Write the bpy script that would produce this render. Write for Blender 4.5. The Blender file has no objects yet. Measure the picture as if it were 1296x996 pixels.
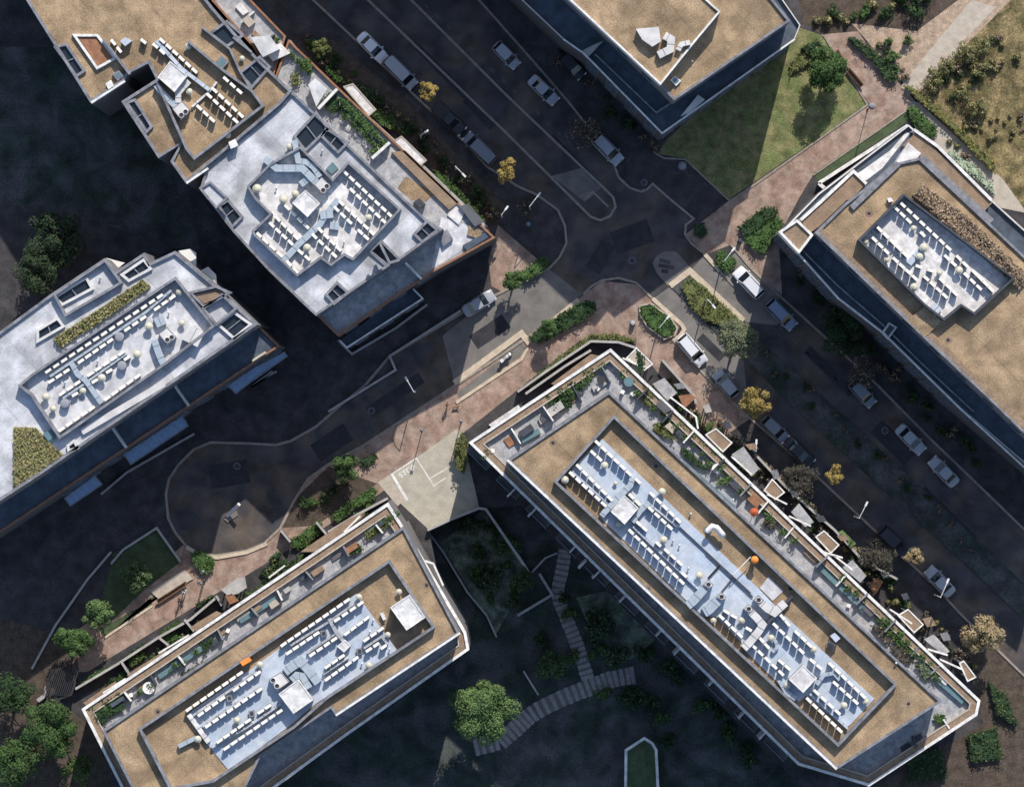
import bpy, bmesh, math, random
from mathutils import Vector, Matrix
R = math.radians
rnd = random.Random(7)
S = bpy.context.scene
COL = S.collection
H = 450.0            # camera height above the ground
CX, CY, K = 648.0, 498.0, 10.0

def W(p, z=0.0):
    """survey point (10 units = 1 m as seen from above) at height z -> world"""
    f = (H - z) / H
    return Vector(((p[0]-CX)/K*f, (CY-p[1])/K*f, z))
FR = {c: (40+o[0], 40+o[1], 3.984) for c, o in dict(A=(0,0),B=(300,0),C=(600,0),D=(896,0),E=(0,230),F=(300,230),G=(600,230),
      H=(896,230),I=(0,460),J=(300,460),K=(600,460),L=(896,460),M=(0,666),N=(300,666),O=(600,666),Q=(896,666)).items()}
for c, o in dict(a=(690,540),b=(790,640),c=(890,700),d=(970,800),e=(220,820),f=(350,740),g=(300,210),h=(380,180),i=(320,250),
      j=(48,400),k=(130,350),l=(1080,230),n=(130,40),o=(200,80),p=(48,470)).items():
    FR[c] = (o[0], o[1], 7.969)
FR['m'] = (1120, 290, 9.057)
def q(fr, *xy):
    o = FR[fr]
    r = [(o[0]+xy[i]/o[2], o[1]+xy[i+1]/o[2]) for i in range(0, len(xy), 2)]
    return r if len(r) > 1 else r[0]

# ---------------------------------------------------------------- materials
MATS = {}
def mat(name, col, rough=0.9, var=0.25, scale=0.6, spk=0.0, spks=9.0, metal=0.0, kind=None, bump=0.0, col2=None, emit=None, spec=0.3):
    m = bpy.data.materials.new(name); m.use_nodes = True
    nt = m.node_tree; N = nt.nodes; L = nt.links
    b = N['Principled BSDF']
    b.inputs['Roughness'].default_value = rough; b.inputs['Metallic'].default_value = metal
    b.inputs['Specular IOR Level'].default_value = spec
    g = N.new('ShaderNodeNewGeometry')
    pos = g.outputs['Position']
    def noise(sc, det=4, dist=0.0):
        n = N.new('ShaderNodeTexNoise'); n.inputs['Scale'].default_value = sc; n.inputs['Detail'].default_value = det
        n.inputs['Distortion'].default_value = dist
        L.new(pos, n.inputs['Vector']); return n.outputs['Fac']
    def mix(a, bb, f, mode='MIX'):
        x = N.new('ShaderNodeMix'); x.data_type = 'RGBA'; x.blend_type = mode
        for s, v in ((x.inputs[6], a), (x.inputs[7], bb), (x.inputs[0], f)):
            if isinstance(v, (tuple, list)): s.default_value = (*v[:3], 1)
            elif isinstance(v, (int, float)): s.default_value = v
            else: L.new(v, s)
        return x.outputs[2]
    def ramp(f, lo, hi, a=0.0, c=1.0):
        r = N.new('ShaderNodeMapRange'); r.inputs[1].default_value = lo; r.inputs[2].default_value = hi
        r.inputs[3].default_value = a; r.inputs[4].default_value = c
        L.new(f, r.inputs[0]); return r.outputs[0]
    out = col
    if col2:
        out = mix(col, col2, ramp(noise(scale, 6, 0.6), .4, .62))
    if var:
        f1 = ramp(noise(scale*1.7, 6, 0.3), .3, .7, 1-var, 1+var)
        v = N.new('ShaderNodeCombineColor'); [L.new(f1, v.inputs[k]) for k in range(3)]
        out = mix(out, v.outputs[0], 1.0, 'MULTIPLY')
    if spk:
        f2 = ramp(noise(spks, 3), .32, .68, 1-spk, 1+spk)
        v = N.new('ShaderNodeCombineColor'); [L.new(f2, v.inputs[k]) for k in range(3)]
        out = mix(out, v.outputs[0], 1.0, 'MULTIPLY')
    if kind == 'brick':
        br = N.new('ShaderNodeTexBrick'); mp = N.new('ShaderNodeMapping'); mp.inputs['Rotation'].default_value = (0, 0, R(-34))
        L.new(pos, mp.inputs[0]); L.new(mp.outputs[0], br.inputs['Vector'])
        br.inputs['Scale'].default_value = 1.6; br.inputs['Color1'].default_value = (1.12,1.1,1.1,1); br.inputs['Color2'].default_value = (.78,.8,.82,1)
        br.inputs['Mortar'].default_value = (.6,.6,.62,1); br.inputs['Mortar Size'].default_value = .03
        out = mix(out, br.outputs[0], 0.8, 'MULTIPLY')
    if kind == 'seams':
        for ang in (-43, 47):
            w = N.new('ShaderNodeTexWave'); mp = N.new('ShaderNodeMapping'); mp.inputs['Rotation'].default_value = (0, 0, R(ang))
            L.new(pos, mp.inputs[0]); L.new(mp.outputs[0], w.inputs['Vector']); w.inputs['Scale'].default_value = .09
            w.inputs['Distortion'].default_value = .15
            f = ramp(w.outputs['Fac'], .0, .004, .72, 1)
            v = N.new('ShaderNodeCombineColor'); [L.new(f, v.inputs[k]) for k in range(3)]
            out = mix(out, v.outputs[0], .6, 'MULTIPLY')
    if kind == 'roof':
        # dirt: broad drifts, dried puddle rims and small dark spots
        f = ramp(noise(.16, 8, 1.2), .38, .60, .70, 1.08)
        v = N.new('ShaderNodeCombineColor'); [L.new(f, v.inputs[k]) for k in range(3)]
        out = mix(out, v.outputs[0], 1.0, 'MULTIPLY')
        f = ramp(noise(1.9, 2, 0), .66, .73, 1.0, .70)
        v = N.new('ShaderNodeCombineColor'); [L.new(f, v.inputs[k]) for k in range(3)]
        out = mix(out, v.outputs[0], .8, 'MULTIPLY')
        for ang, sc in ((-43, .055), (47, .09)):
            w = N.new('ShaderNodeTexWave'); mp = N.new('ShaderNodeMapping'); mp.inputs['Rotation'].default_value = (0, 0, R(ang))
            L.new(pos, mp.inputs[0]); L.new(mp.outputs[0], w.inputs['Vector']); w.inputs['Scale'].default_value = sc
            w.inputs['Distortion'].default_value = .5; w.inputs['Detail Scale'].default_value = 3
            f = ramp(w.outputs['Fac'], .0, .004, .72, 1)
            v = N.new('ShaderNodeCombineColor'); [L.new(f, v.inputs[k]) for k in range(3)]
            out = mix(out, v.outputs[0], .55, 'MULTIPLY')
    if kind == 'leaf':
        oi = N.new('ShaderNodeObjectInfo')
        f = ramp(noise(5.0, 2), .3, .7, .55, 1.5)
        v = N.new('ShaderNodeCombineColor'); [L.new(f, v.inputs[k]) for k in range(3)]
        out = mix(out, v.outputs[0], 1.0, 'MULTIPLY')
    if isinstance(out, (tuple, list)): b.inputs['Base Color'].default_value = (*out[:3], 1)
    else: L.new(out, b.inputs['Base Color'])
    if bump:
        bp = N.new('ShaderNodeBump'); bp.inputs['Strength'].default_value = bump; bp.inputs['Distance'].default_value = .05
        L.new(noise(spks, 4), bp.inputs['Height']); L.new(bp.outputs[0], b.inputs['Normal'])
    MATS[name] = m
    return m

mat('gravel', (.36,.262,.162), .95, .24, .35, .32, 7.0, bump=.5, kind='roof', col2=(.30,.215,.135))
mat('gravel_brown', (.25,.18,.125), .95, .2, .6, .3, 8.0, bump=.5)
mat('deck_blue', (.39,.46,.555), .55, .12, .5, .05, 5.0, kind='seams', col2=(.46,.505,.57))
mat('deck_white', (.44,.45,.475), .8, .2, .6, .08, 6.0, col2=(.58,.58,.60))
mat('deck_pale', (.52,.505,.50), .8, .2, .8, .1, 6.0, col2=(.68,.67,.67))
mat('membrane', (.43,.445,.48), .7, .25, .3, .1, 4.0, col2=(.52,.53,.555), kind='roof')
mat('concrete', (.36,.35,.34), .9, .18, .5, .12, 6.0)
mat('grey_trim', (.19,.195,.215), .8, .35, .8, .1, 6.0)
mat('dark_trim', (.055,.06,.075), .7, .25, .8, .1, 6.0)
mat('white_trim', (.66,.65,.63), .7, .25, .9, .08, 6.0)
mat('facade', (.17,.165,.17), .85, .2, .4, .06, 5.0)
mat('facade_dark', (.10,.10,.11), .8, .2, .4, .06, 5.0)
mat('facade_white', (.55,.54,.53), .8, .15, .4, .06, 5.0)
mat('terrace_grey', (.30,.31,.33), .85, .25, .8, .15, 5.0, col2=(.38,.37,.37))
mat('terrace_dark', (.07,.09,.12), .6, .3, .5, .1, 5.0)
mat('rust_brick', (.26,.13,.075), .9, .25, 1.0, .15, 8.0)
mat('orange', (.75,.25,.05), .7, .1)
mat('asphalt', (.054,.054,.062), .9, .4, .22, .3, 9.0, bump=.3, col2=(.10,.082,.068))
mat('asphalt_light', (.165,.155,.145), .9, .25, .3, .2, 9.0, bump=.3)  # paler asphalt tone, also stands in for sunlight on the road
mat('bricks', (.30,.205,.16), .92, .3, .5, .25, 9.0, kind='brick', col2=(.37,.28,.225))
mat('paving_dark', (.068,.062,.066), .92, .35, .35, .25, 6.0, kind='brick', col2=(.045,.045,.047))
mat('kerb', (.27,.235,.20), .9, .2, 1.0, .15, 7.0)
mat('kerb_pale', (.50,.42,.32), .9, .15, 1.0, .12, 7.0)
mat('driveway', (.40,.375,.31), .9, .15, .5, .12, 6.0)
mat('slab_pale', (.42,.37,.31), .9, .15, .7, .12, 6.0)
mat('soil', (.075,.058,.045), .95, .35, .6, .35, 5.0, bump=.5)
mat('lawn', (.12,.145,.055), .95, .35, .5, .4, 6.0, bump=.6, col2=(.19,.18,.085))
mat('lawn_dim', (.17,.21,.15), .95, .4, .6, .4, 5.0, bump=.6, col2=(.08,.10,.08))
mat('lawn_green', (.055,.08,.04), .95, .3, .5, .35, 6.0, bump=.6)
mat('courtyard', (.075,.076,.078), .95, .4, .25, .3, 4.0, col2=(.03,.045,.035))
mat('scrub', (.22,.17,.085), .95, .45, .45, .45, 4.0, bump=.9, col2=(.09,.08,.035))
mat('path_earth', (.36,.27,.20), .95, .3, .8, .3, 6.0)
mat('grass_roof', (.24,.22,.11), .95, .35, 1.1, .4, 6.0, bump=.6, col2=(.26,.20,.11))
mat('shrub_brown', (.30,.20,.13), .95, .3, 1.1, .4, 6.0)
mat('glass_dark', (.02,.028,.038), .12, 0, spec=.6)
mat('glass_teal', (.12,.20,.22), .15, .1, 1.0, spec=.6)
mat('glass_canopy', (.20,.29,.42), .25, .15, 1.0, spec=.6)
mat('glass_rail', (.22,.30,.34), .2, .15, 1.0, spec=.6)
mat('ac_case', (.50,.49,.46), .6, .08, 2.0)
mat('ac_top', (.78,.75,.68), .6, .08, 2.0)
mat('ac_coil', (.05,.055,.06), .6, .2, 3.0)
mat('duct', (.42,.48,.53), .4, .12, 1.5, metal=.25)
mat('cream', (.50,.48,.38), .6, .12, 2.0)
mat('tank_grey', (.25,.26,.29), .7, .1, 2.0)
mat('steel', (.28,.29,.31), .4, .1, 2.0, metal=.6)
mat('dark_steel', (.04,.04,.045), .6, .1, 2.0)
mat('lamp_white', (.65,.66,.68), .5, .05)
mat('wood', (.16,.085,.045), .8, .3, 3.0, .2, 9.0)
mat('slat', (.30,.28,.27), .9, .25, 2.0, .15, 9.0)
mat('bark', (.085,.062,.045), .95, .3, 3.0)
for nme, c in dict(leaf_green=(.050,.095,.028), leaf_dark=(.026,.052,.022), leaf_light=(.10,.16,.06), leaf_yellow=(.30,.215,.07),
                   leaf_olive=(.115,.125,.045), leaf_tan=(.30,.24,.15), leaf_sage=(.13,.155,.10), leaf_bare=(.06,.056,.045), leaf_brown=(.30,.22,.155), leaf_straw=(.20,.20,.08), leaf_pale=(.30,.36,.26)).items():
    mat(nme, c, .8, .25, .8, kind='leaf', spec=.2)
for nme, c in dict(paint_white=(.72,.73,.76), paint_silver=(.34,.36,.40), paint_grey=(.17,.19,.225), paint_blue=(.20,.25,.34), paint_dark=(.03,.033,.04)).items():
    mat(nme, c, .3, .03, 1.0, metal=.15, spec=.5)
mat('tyre', (.02,.02,.02), .9, 0); mat('car_glass', (.012,.016,.022), .08, 0, spec=.7)
mat('tail', (.35,.02,.015), .4, 0); mat('head', (.6,.6,.58), .2, 0)
mat('asphalt_patch', (.035,.036,.042), .9, .3, .5, .2, 8.0); mat('lane_paint', (.13,.13,.135), .9, .4, 2.0)
mat('skin', (.30,.17,.11), .6, 0); mat('cloth_red', (.40,.09,.04), .9, .1); mat('cloth_blue', (.35,.45,.55), .9, .1)
mat('cloth_dark', (.03,.03,.04), .9, .1); mat('hair', (.015,.012,.01), .8, 0)
mat('marking', (.42,.41,.39), .8, .3, 2.5)
mat('cloth_white', (.7,.69,.66), .8, .08)

# ---------------------------------------------------------------- builders
ORG = {}
class MB:
    def __init__(s): s.v = []; s.f = []; s.mi = []
    def add(s, vs, fs, mi=0):
        n = len(s.v); s.v += [Vector(v) for v in vs]; s.f += [tuple(i+n for i in f) for f in fs]; s.mi += [mi]*len(fs); return s
    def prism(s, pts, z0, z1, mi=0, mside=None, bottom=True):
        """pts: world xy points"""
        pts = [Vector((p[0], p[1])) for p in pts]
        A = sum(pts[i-1].x*pts[i].y-pts[i].x*pts[i-1].y for i in range(len(pts)))
        if A < 0: pts = pts[::-1]
        n = len(pts)
        vs = [(p.x, p.y, z0) for p in pts]+[(p.x, p.y, z1) for p in pts]
        s.add(vs, [tuple(range(n, 2*n))], mi)
        m = len(s.v)-2*n
        sides = [(m+i, m+(i+1) % n, m+n+(i+1) % n, m+n+i) for i in range(n)]
        s.f += sides; s.mi += [mi if mside is None else mside]*n
        if bottom: s.f.append(tuple(m+i for i in range(n-1, -1, -1))); s.mi.append(mi)
        return s
    def sheet(s, pts, z, mi=0):
        pts = [Vector((p[0], p[1])) for p in pts]
        A = sum(pts[i-1].x*pts[i].y-pts[i].x*pts[i-1].y for i in range(len(pts)))
        if A < 0: pts = pts[::-1]
        return s.add([(p.x, p.y, z) for p in pts], [tuple(range(len(pts)))], mi)
    def ribbon(s, pts, w, z0, z1, closed=False, side=0, mi=0):
        """wall following a line of world xy points; side -1/0/1 = which side the width lies (1 = inside of a ccw loop)"""
        P = [Vector((p[0], p[1])) for p in pts]
        if closed:
            A = sum(P[i-1].x*P[i].y-P[i].x*P[i-1].y for i in range(len(P)))
            if A < 0: P = P[::-1]
        n = len(P); a, b = [], []
        for i in range(n):
            if closed or 0 < i < n-1:
                d1 = (P[i]-P[i-1]).normalized(); d2 = (P[(i+1) % n]-P[i]).normalized()
            elif i == 0: d1 = d2 = (P[1]-P[0]).normalized()
            else: d1 = d2 = (P[-1]-P[-2]).normalized()
            n1 = Vector((-d1.y, d1.x)); n2 = Vector((-d2.y, d2.x)); m = (n1+n2)
            if m.length < .2: m = n1.copy()
            m.normalize(); k = min(1/max(.3, m.dot(n1)), 2.2)
            lo, hi = {0: (-w/2, w/2), 1: (0, w), -1: (-w, 0)}[side]
            a.append(P[i]+m*k*lo); b.append(P[i]+m*k*hi)
        rng = range(n) if closed else range(n-1)
        vs = []
        for i in range(n): vs += [(*a[i], z0), (*b[i], z0), (*b[i], z1), (*a[i], z1)]
        fs = []
        for i in rng:
            j = (i+1) % n
            for k in range(4):
                l = (k+1) % 4
                fs.append((4*i+k, 4*j+k, 4*j+l, 4*i+l))
        if not closed: fs += [(3, 2, 1, 0), (4*(n-1), 4*(n-1)+1, 4*(n-1)+2, 4*(n-1)+3)]
        return s.add(vs, fs, mi)
    def box(s, c, d, rz=0, mi=0, tilt=None):
        c = Vector(c); M = Matrix.Rotation(rz, 3, 'Z')
        if tilt: M = M @ tilt
        vs = [c+M @ Vector((d[0]/2*x, d[1]/2*y, d[2]/2*z)) for z in (-1, 1) for x, y in ((-1,-1),(1,-1),(1,1),(-1,1))]
        return s.add(vs, [(3,2,1,0),(4,5,6,7),(0,1,5,4),(1,2,6,5),(2,3,7,6),(3,0,4,7)], mi)
    def lathe(s, c, prof, n=14, mi=0, sx=1, sy=1):
        c = Vector(c); vs = []; fs = []
        for r, z in prof:
            for k in range(n):
                t = 2*math.pi*k/n; vs.append(c+Vector((r*math.cos(t)*sx, r*math.sin(t)*sy, z)))
        m = len(prof)
        for i in range(m-1):
            for k in range(n):
                l = (k+1) % n; fs.append((i*n+k, i*n+l, (i+1)*n+l, (i+1)*n+k))
        fs.append(tuple(range(n-1, -1, -1))); fs.append(tuple((m-1)*n+k for k in range(n)))
        return s.add(vs, fs, mi)
    def tube(s, pts, r, n=8, mi=0, r2=None, sq=1.0):
        P = [Vector(p) for p in pts]; m = len(P); vs = []; fs = []
        for i, p in enumerate(P):
            d = (P[min(i+1, m-1)]-P[max(i-1, 0)]).normalized()
            u = d.cross(Vector((0, 0, 1)))
            if u.length < .05: u = d.cross(Vector((0, 1, 0)))
            u.normalize(); w = u.cross(d)
            rr = r if r2 is None else r+(r2-r)*i/(m-1)
            for k in range(n):
                t = 2*math.pi*(k+.5)/n; vs.append(p+(u*math.cos(t)+w*math.sin(t)*sq)*rr)
        for i in range(m-1):
            for k in range(n):
                l = (k+1) % n; fs.append((i*n+k, i*n+l, (i+1)*n+l, (i+1)*n+k))
        fs.append(tuple(range(n-1, -1, -1))); fs.append(tuple((m-1)*n+k for k in range(n)))
        return s.add(vs, fs, mi)
    def build(s, name, mats, parent=None, smooth=False, org=None):
        if isinstance(mats, str): mats = [mats]
        o0 = Vector(org) if org is not None else (ORG.get(parent.name, Vector()) if parent else Vector())
        me = bpy.data.meshes.new(name)
        me.from_pydata([v-o0 for v in s.v], [], s.f)
        for m in mats: me.materials.append(MATS[m])
        if len(mats) > 1: me.polygons.foreach_set('material_index', s.mi)
        bm = bmesh.new(); bm.from_mesh(me); bmesh.ops.recalc_face_normals(bm, faces=bm.faces); bm.to_mesh(me); bm.free()
        if smooth:
            me.polygons.foreach_set('use_smooth', [True]*len(me.polygons))
        me.update()
        o = bpy.data.objects.new(name, me); COL.objects.link(o)
        if parent: o.parent = parent
        elif org is not None: o.location = org
        ORG[o.name] = o0.copy()
        return o
def tag(o, label, cat, group=None):
    o['label'] = label; o['category'] = cat
    if group: o['group'] = group
    return o
def thing(name, label, cat, loc, rz=0, group=None):
    o = bpy.data.objects.new(name, None); o.empty_display_size = .3; COL.objects.link(o)
    o.location = loc; o.rotation_euler.z = rz; ORG[o.name] = Vector(loc)
    return tag(o, label, cat, group)
def struct(o, kind='structure'): o['kind'] = kind; return o
def copy_tree(o, parent=None):
    c = o.copy(); COL.objects.link(c); c.parent = parent
    for ch in list(o.children): copy_tree(ch, c)
    return c
NUM = ['', 'first', 'second', 'third', 'fourth', 'fifth', 'sixth', 'seventh', 'eighth', 'ninth', 'tenth', 'eleventh', 'twelfth',
       'thirteenth', 'fourteenth', 'fifteenth', 'sixteenth', 'seventeenth', 'eighteenth', 'nineteenth', 'twentieth', 'twenty-first', 'twenty-second', 'twenty-third']
def WW(pts, z=0): return [W(p, z) for p in pts]
def inset(pts, d):
    P = [Vector((p[0], p[1])) for p in pts]
    A = sum(P[i-1].x*P[i].y-P[i].x*P[i-1].y for i in range(len(P)))
    if A < 0: P = P[::-1]
    out = []
    for i in range(len(P)):
        d1 = (P[i]-P[i-1]).normalized(); d2 = (P[(i+1) % len(P)]-P[i]).normalized()
        n1 = Vector((-d1.y, d1.x)); n2 = Vector((-d2.y, d2.x)); m = (n1+n2).normalized()
        out.append(P[i]+m*d*min(1/max(.3, m.dot(n1)), 2))
    return out
def inside(pt, poly):
    x, y = pt[0], pt[1]; r = False
    for i in range(len(poly)):
        x1, y1 = poly[i-1][0], poly[i-1][1]; x2, y2 = poly[i][0], poly[i][1]
        if (y1 > y) != (y2 > y) and x < (x2-x1)*(y-y1)/(y2-y1)+x1: r = not r
    return r

# ---------------------------------------------------------------- setting: ground
def sheet(name, pts, z, m):
    return struct(MB().sheet(WW(pts), z).build(name, m))
ZC = -7.0     # guessed drop, added so the southern blocks' shade covers the courtyard
YARD = [(543,673),(611,643),(660,640),(900,880),(1010,990),(1250,1240),(1000,1400),(100,1400),(60,1130),(300,1010),(450,925),(585,835),(556,745)]
from mathutils.geometry import tessellate_polygon
OUT = [Vector((-400,-400,0)),Vector((400,-400,0)),Vector((400,400,0)),Vector((-400,400,0))]
HOL = WW(YARD)
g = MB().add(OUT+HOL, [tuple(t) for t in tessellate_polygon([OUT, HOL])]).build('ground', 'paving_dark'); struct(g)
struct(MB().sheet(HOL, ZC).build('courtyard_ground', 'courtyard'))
yw = MB(); n_ = len(HOL)
yw.add([(p.x,p.y,ZC) for p in HOL]+[(p.x,p.y,-.002) for p in HOL], [(i,(i+1)%n_,n_+(i+1)%n_,n_+i) for i in range(n_)]); struct(yw.build('added_yard_wall', 'grey_trim'))
# road network as one sheet per street
SW_K = [(330,-62),(451,52),(591,183),(616,211),(655,236),(680,247),(706,266),(715,286),(717,308),(708,326),(695,340)]
NE_K = [(588,-20),(668,70),(720,130),(762,183),(778,211),(783,225),(797,238),(811,243),(819,240),(826,233),(850,254),(878,277),(868,285),(867,297),(875,308),(892,322),(911,343),(929,362)]
NE_K2 = [(925,310),(951,340),(986,374),(1050,432),(1110,487),(1175,553),(1250,625),(1420,790)]
SW_K2 = [(738,373),(748,363),(762,355),(783,352),(805,358),(826,378),(861,409),(865,416),(861,424),(852,431),(900,483),(948,528),(1019,589),(1109,673),(1184,742),(1215,776),(1420,975)]
SIDE_N = [(695,340),(665,355),(616,379),(583,397),(545,420),(493,451),(462,488),(433,511),(400,540),(368,558),(350,563),(310,561),(266,560),(245,569),(226,588),(214,606),(210,625),(213,656),(222,674),(236,691),(252,700),(273,703),(311,697),(335,687),(355,668),(372,634),(390,606),(415,588),(461,563),(553,503),(640,446),(690,411),(738,373)]
road = [(330,-62),(588,-20)]+NE_K[1:-1]+[(929,362),(985,410),(960,345)]
main_poly = SW_K[:-1]+[(695,340),(738,373)]+SW_K2[1:]+NE_K2[::-1]+NE_K[::-1]
rd = MB().sheet(WW(main_poly), .004).build('road', 'asphalt'); struct(rd)
sheet('side_street', SIDE_N, .004, 'asphalt')
# paler asphalt sheets with sunlight put into the colour, side street mouth and lay-bys
sheet('painted_sun_road', [(695,341),(616,380),(560,425),(575,484),(640,445),(690,410),(736,373)], .008, 'asphalt_light')
sheet('painted_sun_road', [(826,379),(848,363),(912,426),(941,455),(948,526),(900,481),(854,431),(864,418),(862,410)], .008, 'asphalt_light')
sheet('painted_sun_road', [(892,323),(873,343),(942,407),(985,412),(986,376),(951,342),(930,320),(912,344)], .008, 'asphalt_light')
sheet('parking_bay', q('F',950,905,1275,655,1310,690,960,945), .008, 'asphalt_light')
# pavements
sheet('pavement', [(630,285),(695,341),(640,372),(622,362),(618,330)], .004, 'bricks')
sheet('pavement', [(738,374),(762,356),(805,360),(861,411),(853,431),(901,484),(949,530),(905,560),(800,432),(735,430),(590,545),(480,625),(461,564),(553,504),(640,447)], .004, 'bricks')
sheet('pavement', [(461,564),(480,625),(300,735),(110,850),(85,850),(60,880),(40,870),(95,800),(232,690),(254,702),(275,705),(312,698),(336,688),(356,668),(373,634),(391,607),(416,589)], .004, 'bricks')
sheet('pavement', [(923,254),(1100,132),(1072,92),(1040,44),(1086,40),(1112,80),(1150,118),(1163,135),(1030,220),(1012,250),(985,300),(990,374),(951,340),(925,310),(893,322),(868,297)], .006, 'bricks')
sheet('footpath', [(1140,110),(1150,122),(1210,62),(1260,10),(1230,0),(1180,60)], .008, 'slab_pale')
sheet('footpath', [(1150,128),(1163,130),(1270,228),(1300,270),(1260,262),(1180,185),(1160,170)], .01, 'slab_pale')
# lawns and planted ground
sheet('lawn', [(923,252),(1098,133),(1071,90),(1040,45),(1010,35),(845,175),(832,195),(866,200)], .01, 'lawn')
sheet('footpath', [(1078,30),(1150,112),(1163,118),(1240,40),(1290,-10),(1240,-20),(1160,40)], .006, 'path_earth')
sheet('planting_bed', [(1016,30),(1040,44),(1086,40),(1100,35),(1160,40),(1240,-20),(1240,-60),(1000,-60)], .003, 'soil')
sheet('planting_bed', [(1215,800),(1240,800),(1450,1000),(1450,1100),(1100,1100),(1100,1000),(1245,915)], .004, 'soil')  # added dark ground in the corner that the blocks' shade misses
sheet('lawn', [(1029,220),(1149,138),(1155,150),(1036,229)], .012, 'lawn_green')
sheet('scrubland', [(1086,30),(1145,108),(1210,50),(1260,-10),(1400,-60),(1400,360),(1300,270),(1163,128),(1150,112),(1110,75)], .005, 'scrub')
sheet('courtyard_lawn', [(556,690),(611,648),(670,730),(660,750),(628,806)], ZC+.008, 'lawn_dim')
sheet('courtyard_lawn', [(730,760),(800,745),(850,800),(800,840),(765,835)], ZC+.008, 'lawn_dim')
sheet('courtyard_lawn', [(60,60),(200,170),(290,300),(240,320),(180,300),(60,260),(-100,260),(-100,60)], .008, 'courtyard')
sheet('verge', q('I',630,670,750,840,560,990,400,1140,340,1100,410,800), .01, 'lawn_green')
sheet('verge', q('M',750,120,600,200,610,240,370,400,340,360,540,250), .012, 'lawn_green')
sheet('planting_bed', [(395,60),(420,50),(505,120),(535,150),(640,262),(625,290),(520,185)], .008, 'soil')
sheet('planting_bed', [(372,632),(416,590),(478,612),(400,665),(356,668)], .01, 'soil')
# medians
med = MB().ribbon(WW([(478,-20),(640,143),(748,250)]), 3.3, 0, .12)
med.prism(WW([(735,263),(748,277),(758,279),(770,274),(779,264),(779,253),(772,243),(760,237)]), 0, .121)
struct(med.build('median', 'asphalt'))
sheet('median_top', q('C',230,730,380,690,480,790,400,860), .13, 'asphalt_light')
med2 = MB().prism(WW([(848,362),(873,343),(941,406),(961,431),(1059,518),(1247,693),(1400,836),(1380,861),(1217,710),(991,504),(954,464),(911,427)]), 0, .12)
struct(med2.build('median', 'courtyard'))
isl = MB().prism(WW(q('G',740,250,760,215,800,192,850,192,880,215,940,285,820,370,760,300)), 0, .09)
struct(isl.build('traffic_island', 'asphalt_light'))
# kerbs
kb = MB()
for ln in (SW_K, NE_K, NE_K2, SW_K2): kb.ribbon(WW(ln), .28, 0, .13)
kb.ribbon(WW(SIDE_N[:-1]), .32, 0, .131)
kb.ribbon(WW([(460,-5),(640,168),(736,263),(748,275),(760,279),(772,274),(779,262),(776,250),(766,240),(640,120),(500,-20)]), .3, 0, .14)
kb.ribbon(WW(q('C',745,610,800,640,905,645,1130,855,1275,760)+[(1098,133),(1071,90),(1042,45)]), .22, 0, .12)
kb.ribbon(WW([(1029,222),(1149,139)]), .2, 0, .12)
kb.ribbon(WW([(740,252),(750,243),(770,262)]), .2, .1, .142)
struct(kb.build('kerb', 'kerb'))
kp = MB()
kp.ribbon(WW(q('F',935,855,1275,605)+[(668,432),(733,380)]), .75, 0, .15)
kp.ribbon(WW(q('F',945,955,1275,735)+[(668,440)]), .4, 0, .15)
kp.ribbon(WW([(848,362),(873,343),(941,406)]), .75, 0, .16)
kp.ribbon(WW([(826,378),(863,411),(866,417),(861,425),(852,431)]), .5, 0, .155)
kp.ribbon(WW([(892,322),(911,343)]), .5, 0, .155)
kp.ribbon(WW([(236,692),(254,703),(275,705.5),(312,699),(338,688)]), .45, 0, .15)
kp.ribbon(WW(q('M',750,100,780,165)), .3, 0, .12); kp.ribbon(WW(q('M',610,240,370,400)), .3, 0, .12)
struct(kp.build('kerb', 'kerb_pale'))
# bench platform
o = MB().prism(WW(q('M',595,165,770,58,815,105,640,205)), 0, .22).build('platform', 'slab_pale'); struct(o)
# stair-like slatted paths in the courtyard
def slatpath(pts, w, step=.6):
    mb = MB(); P0 = [W(p, ZC) for p in pts]; P = []
    E0 = [P0[0]]+P0+[P0[-1]]
    for i in range(1, len(E0)-2):          # smooth the bends
        for k in range(4):
            t = k/4; a, b, c, d = E0[i-1], E0[i], E0[i+1], E0[i+2]
            P.append(.5*((2*b)+(c-a)*t+(2*a-5*b+4*c-d)*t*t+(3*b-a-3*c+d)*t**3))
    P.append(P0[-1])
    MB().ribbon(P, w*.96, ZC, ZC+.05).build('path', 'asphalt_light')['kind'] = 'structure'
    for i in range(len(P)-1):
        d = P[i+1]-P[i]; n = max(1, int(d.length/step)); a = math.atan2(d.y, d.x)
        for k in range(n):
            c = P[i]+d*((k+.5)/n)
            mb.box((c.x, c.y, ZC+.05), (step*.82, w+rnd.uniform(-.08,.08), .1), a, 0)
    return struct(mb.build('path', 'slat'))
slatpath(q('O',300,-40,285,60,262,180,300,290,345,400,380,500,415,610), 1.7)
slatpath(q('O',-30,930,60,850,150,775,300,700,430,650,540,610,650,590), 2.2)
slatpath([(600,946),(632,938)], 2.2)
# stepping stones
mb = MB()
for k in range(13):
    p = W((1218-k*4.6, 57+k*4.4)); mb.box((p.x, p.y, .03), (.38,.7,.06), R(45))
struct(mb.build('stepping_stones', 'slab_pale'))
sheet('footpath', q('J',550,440,620,395,690,520,650,560,600,500), .018, 'slab_pale')
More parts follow.
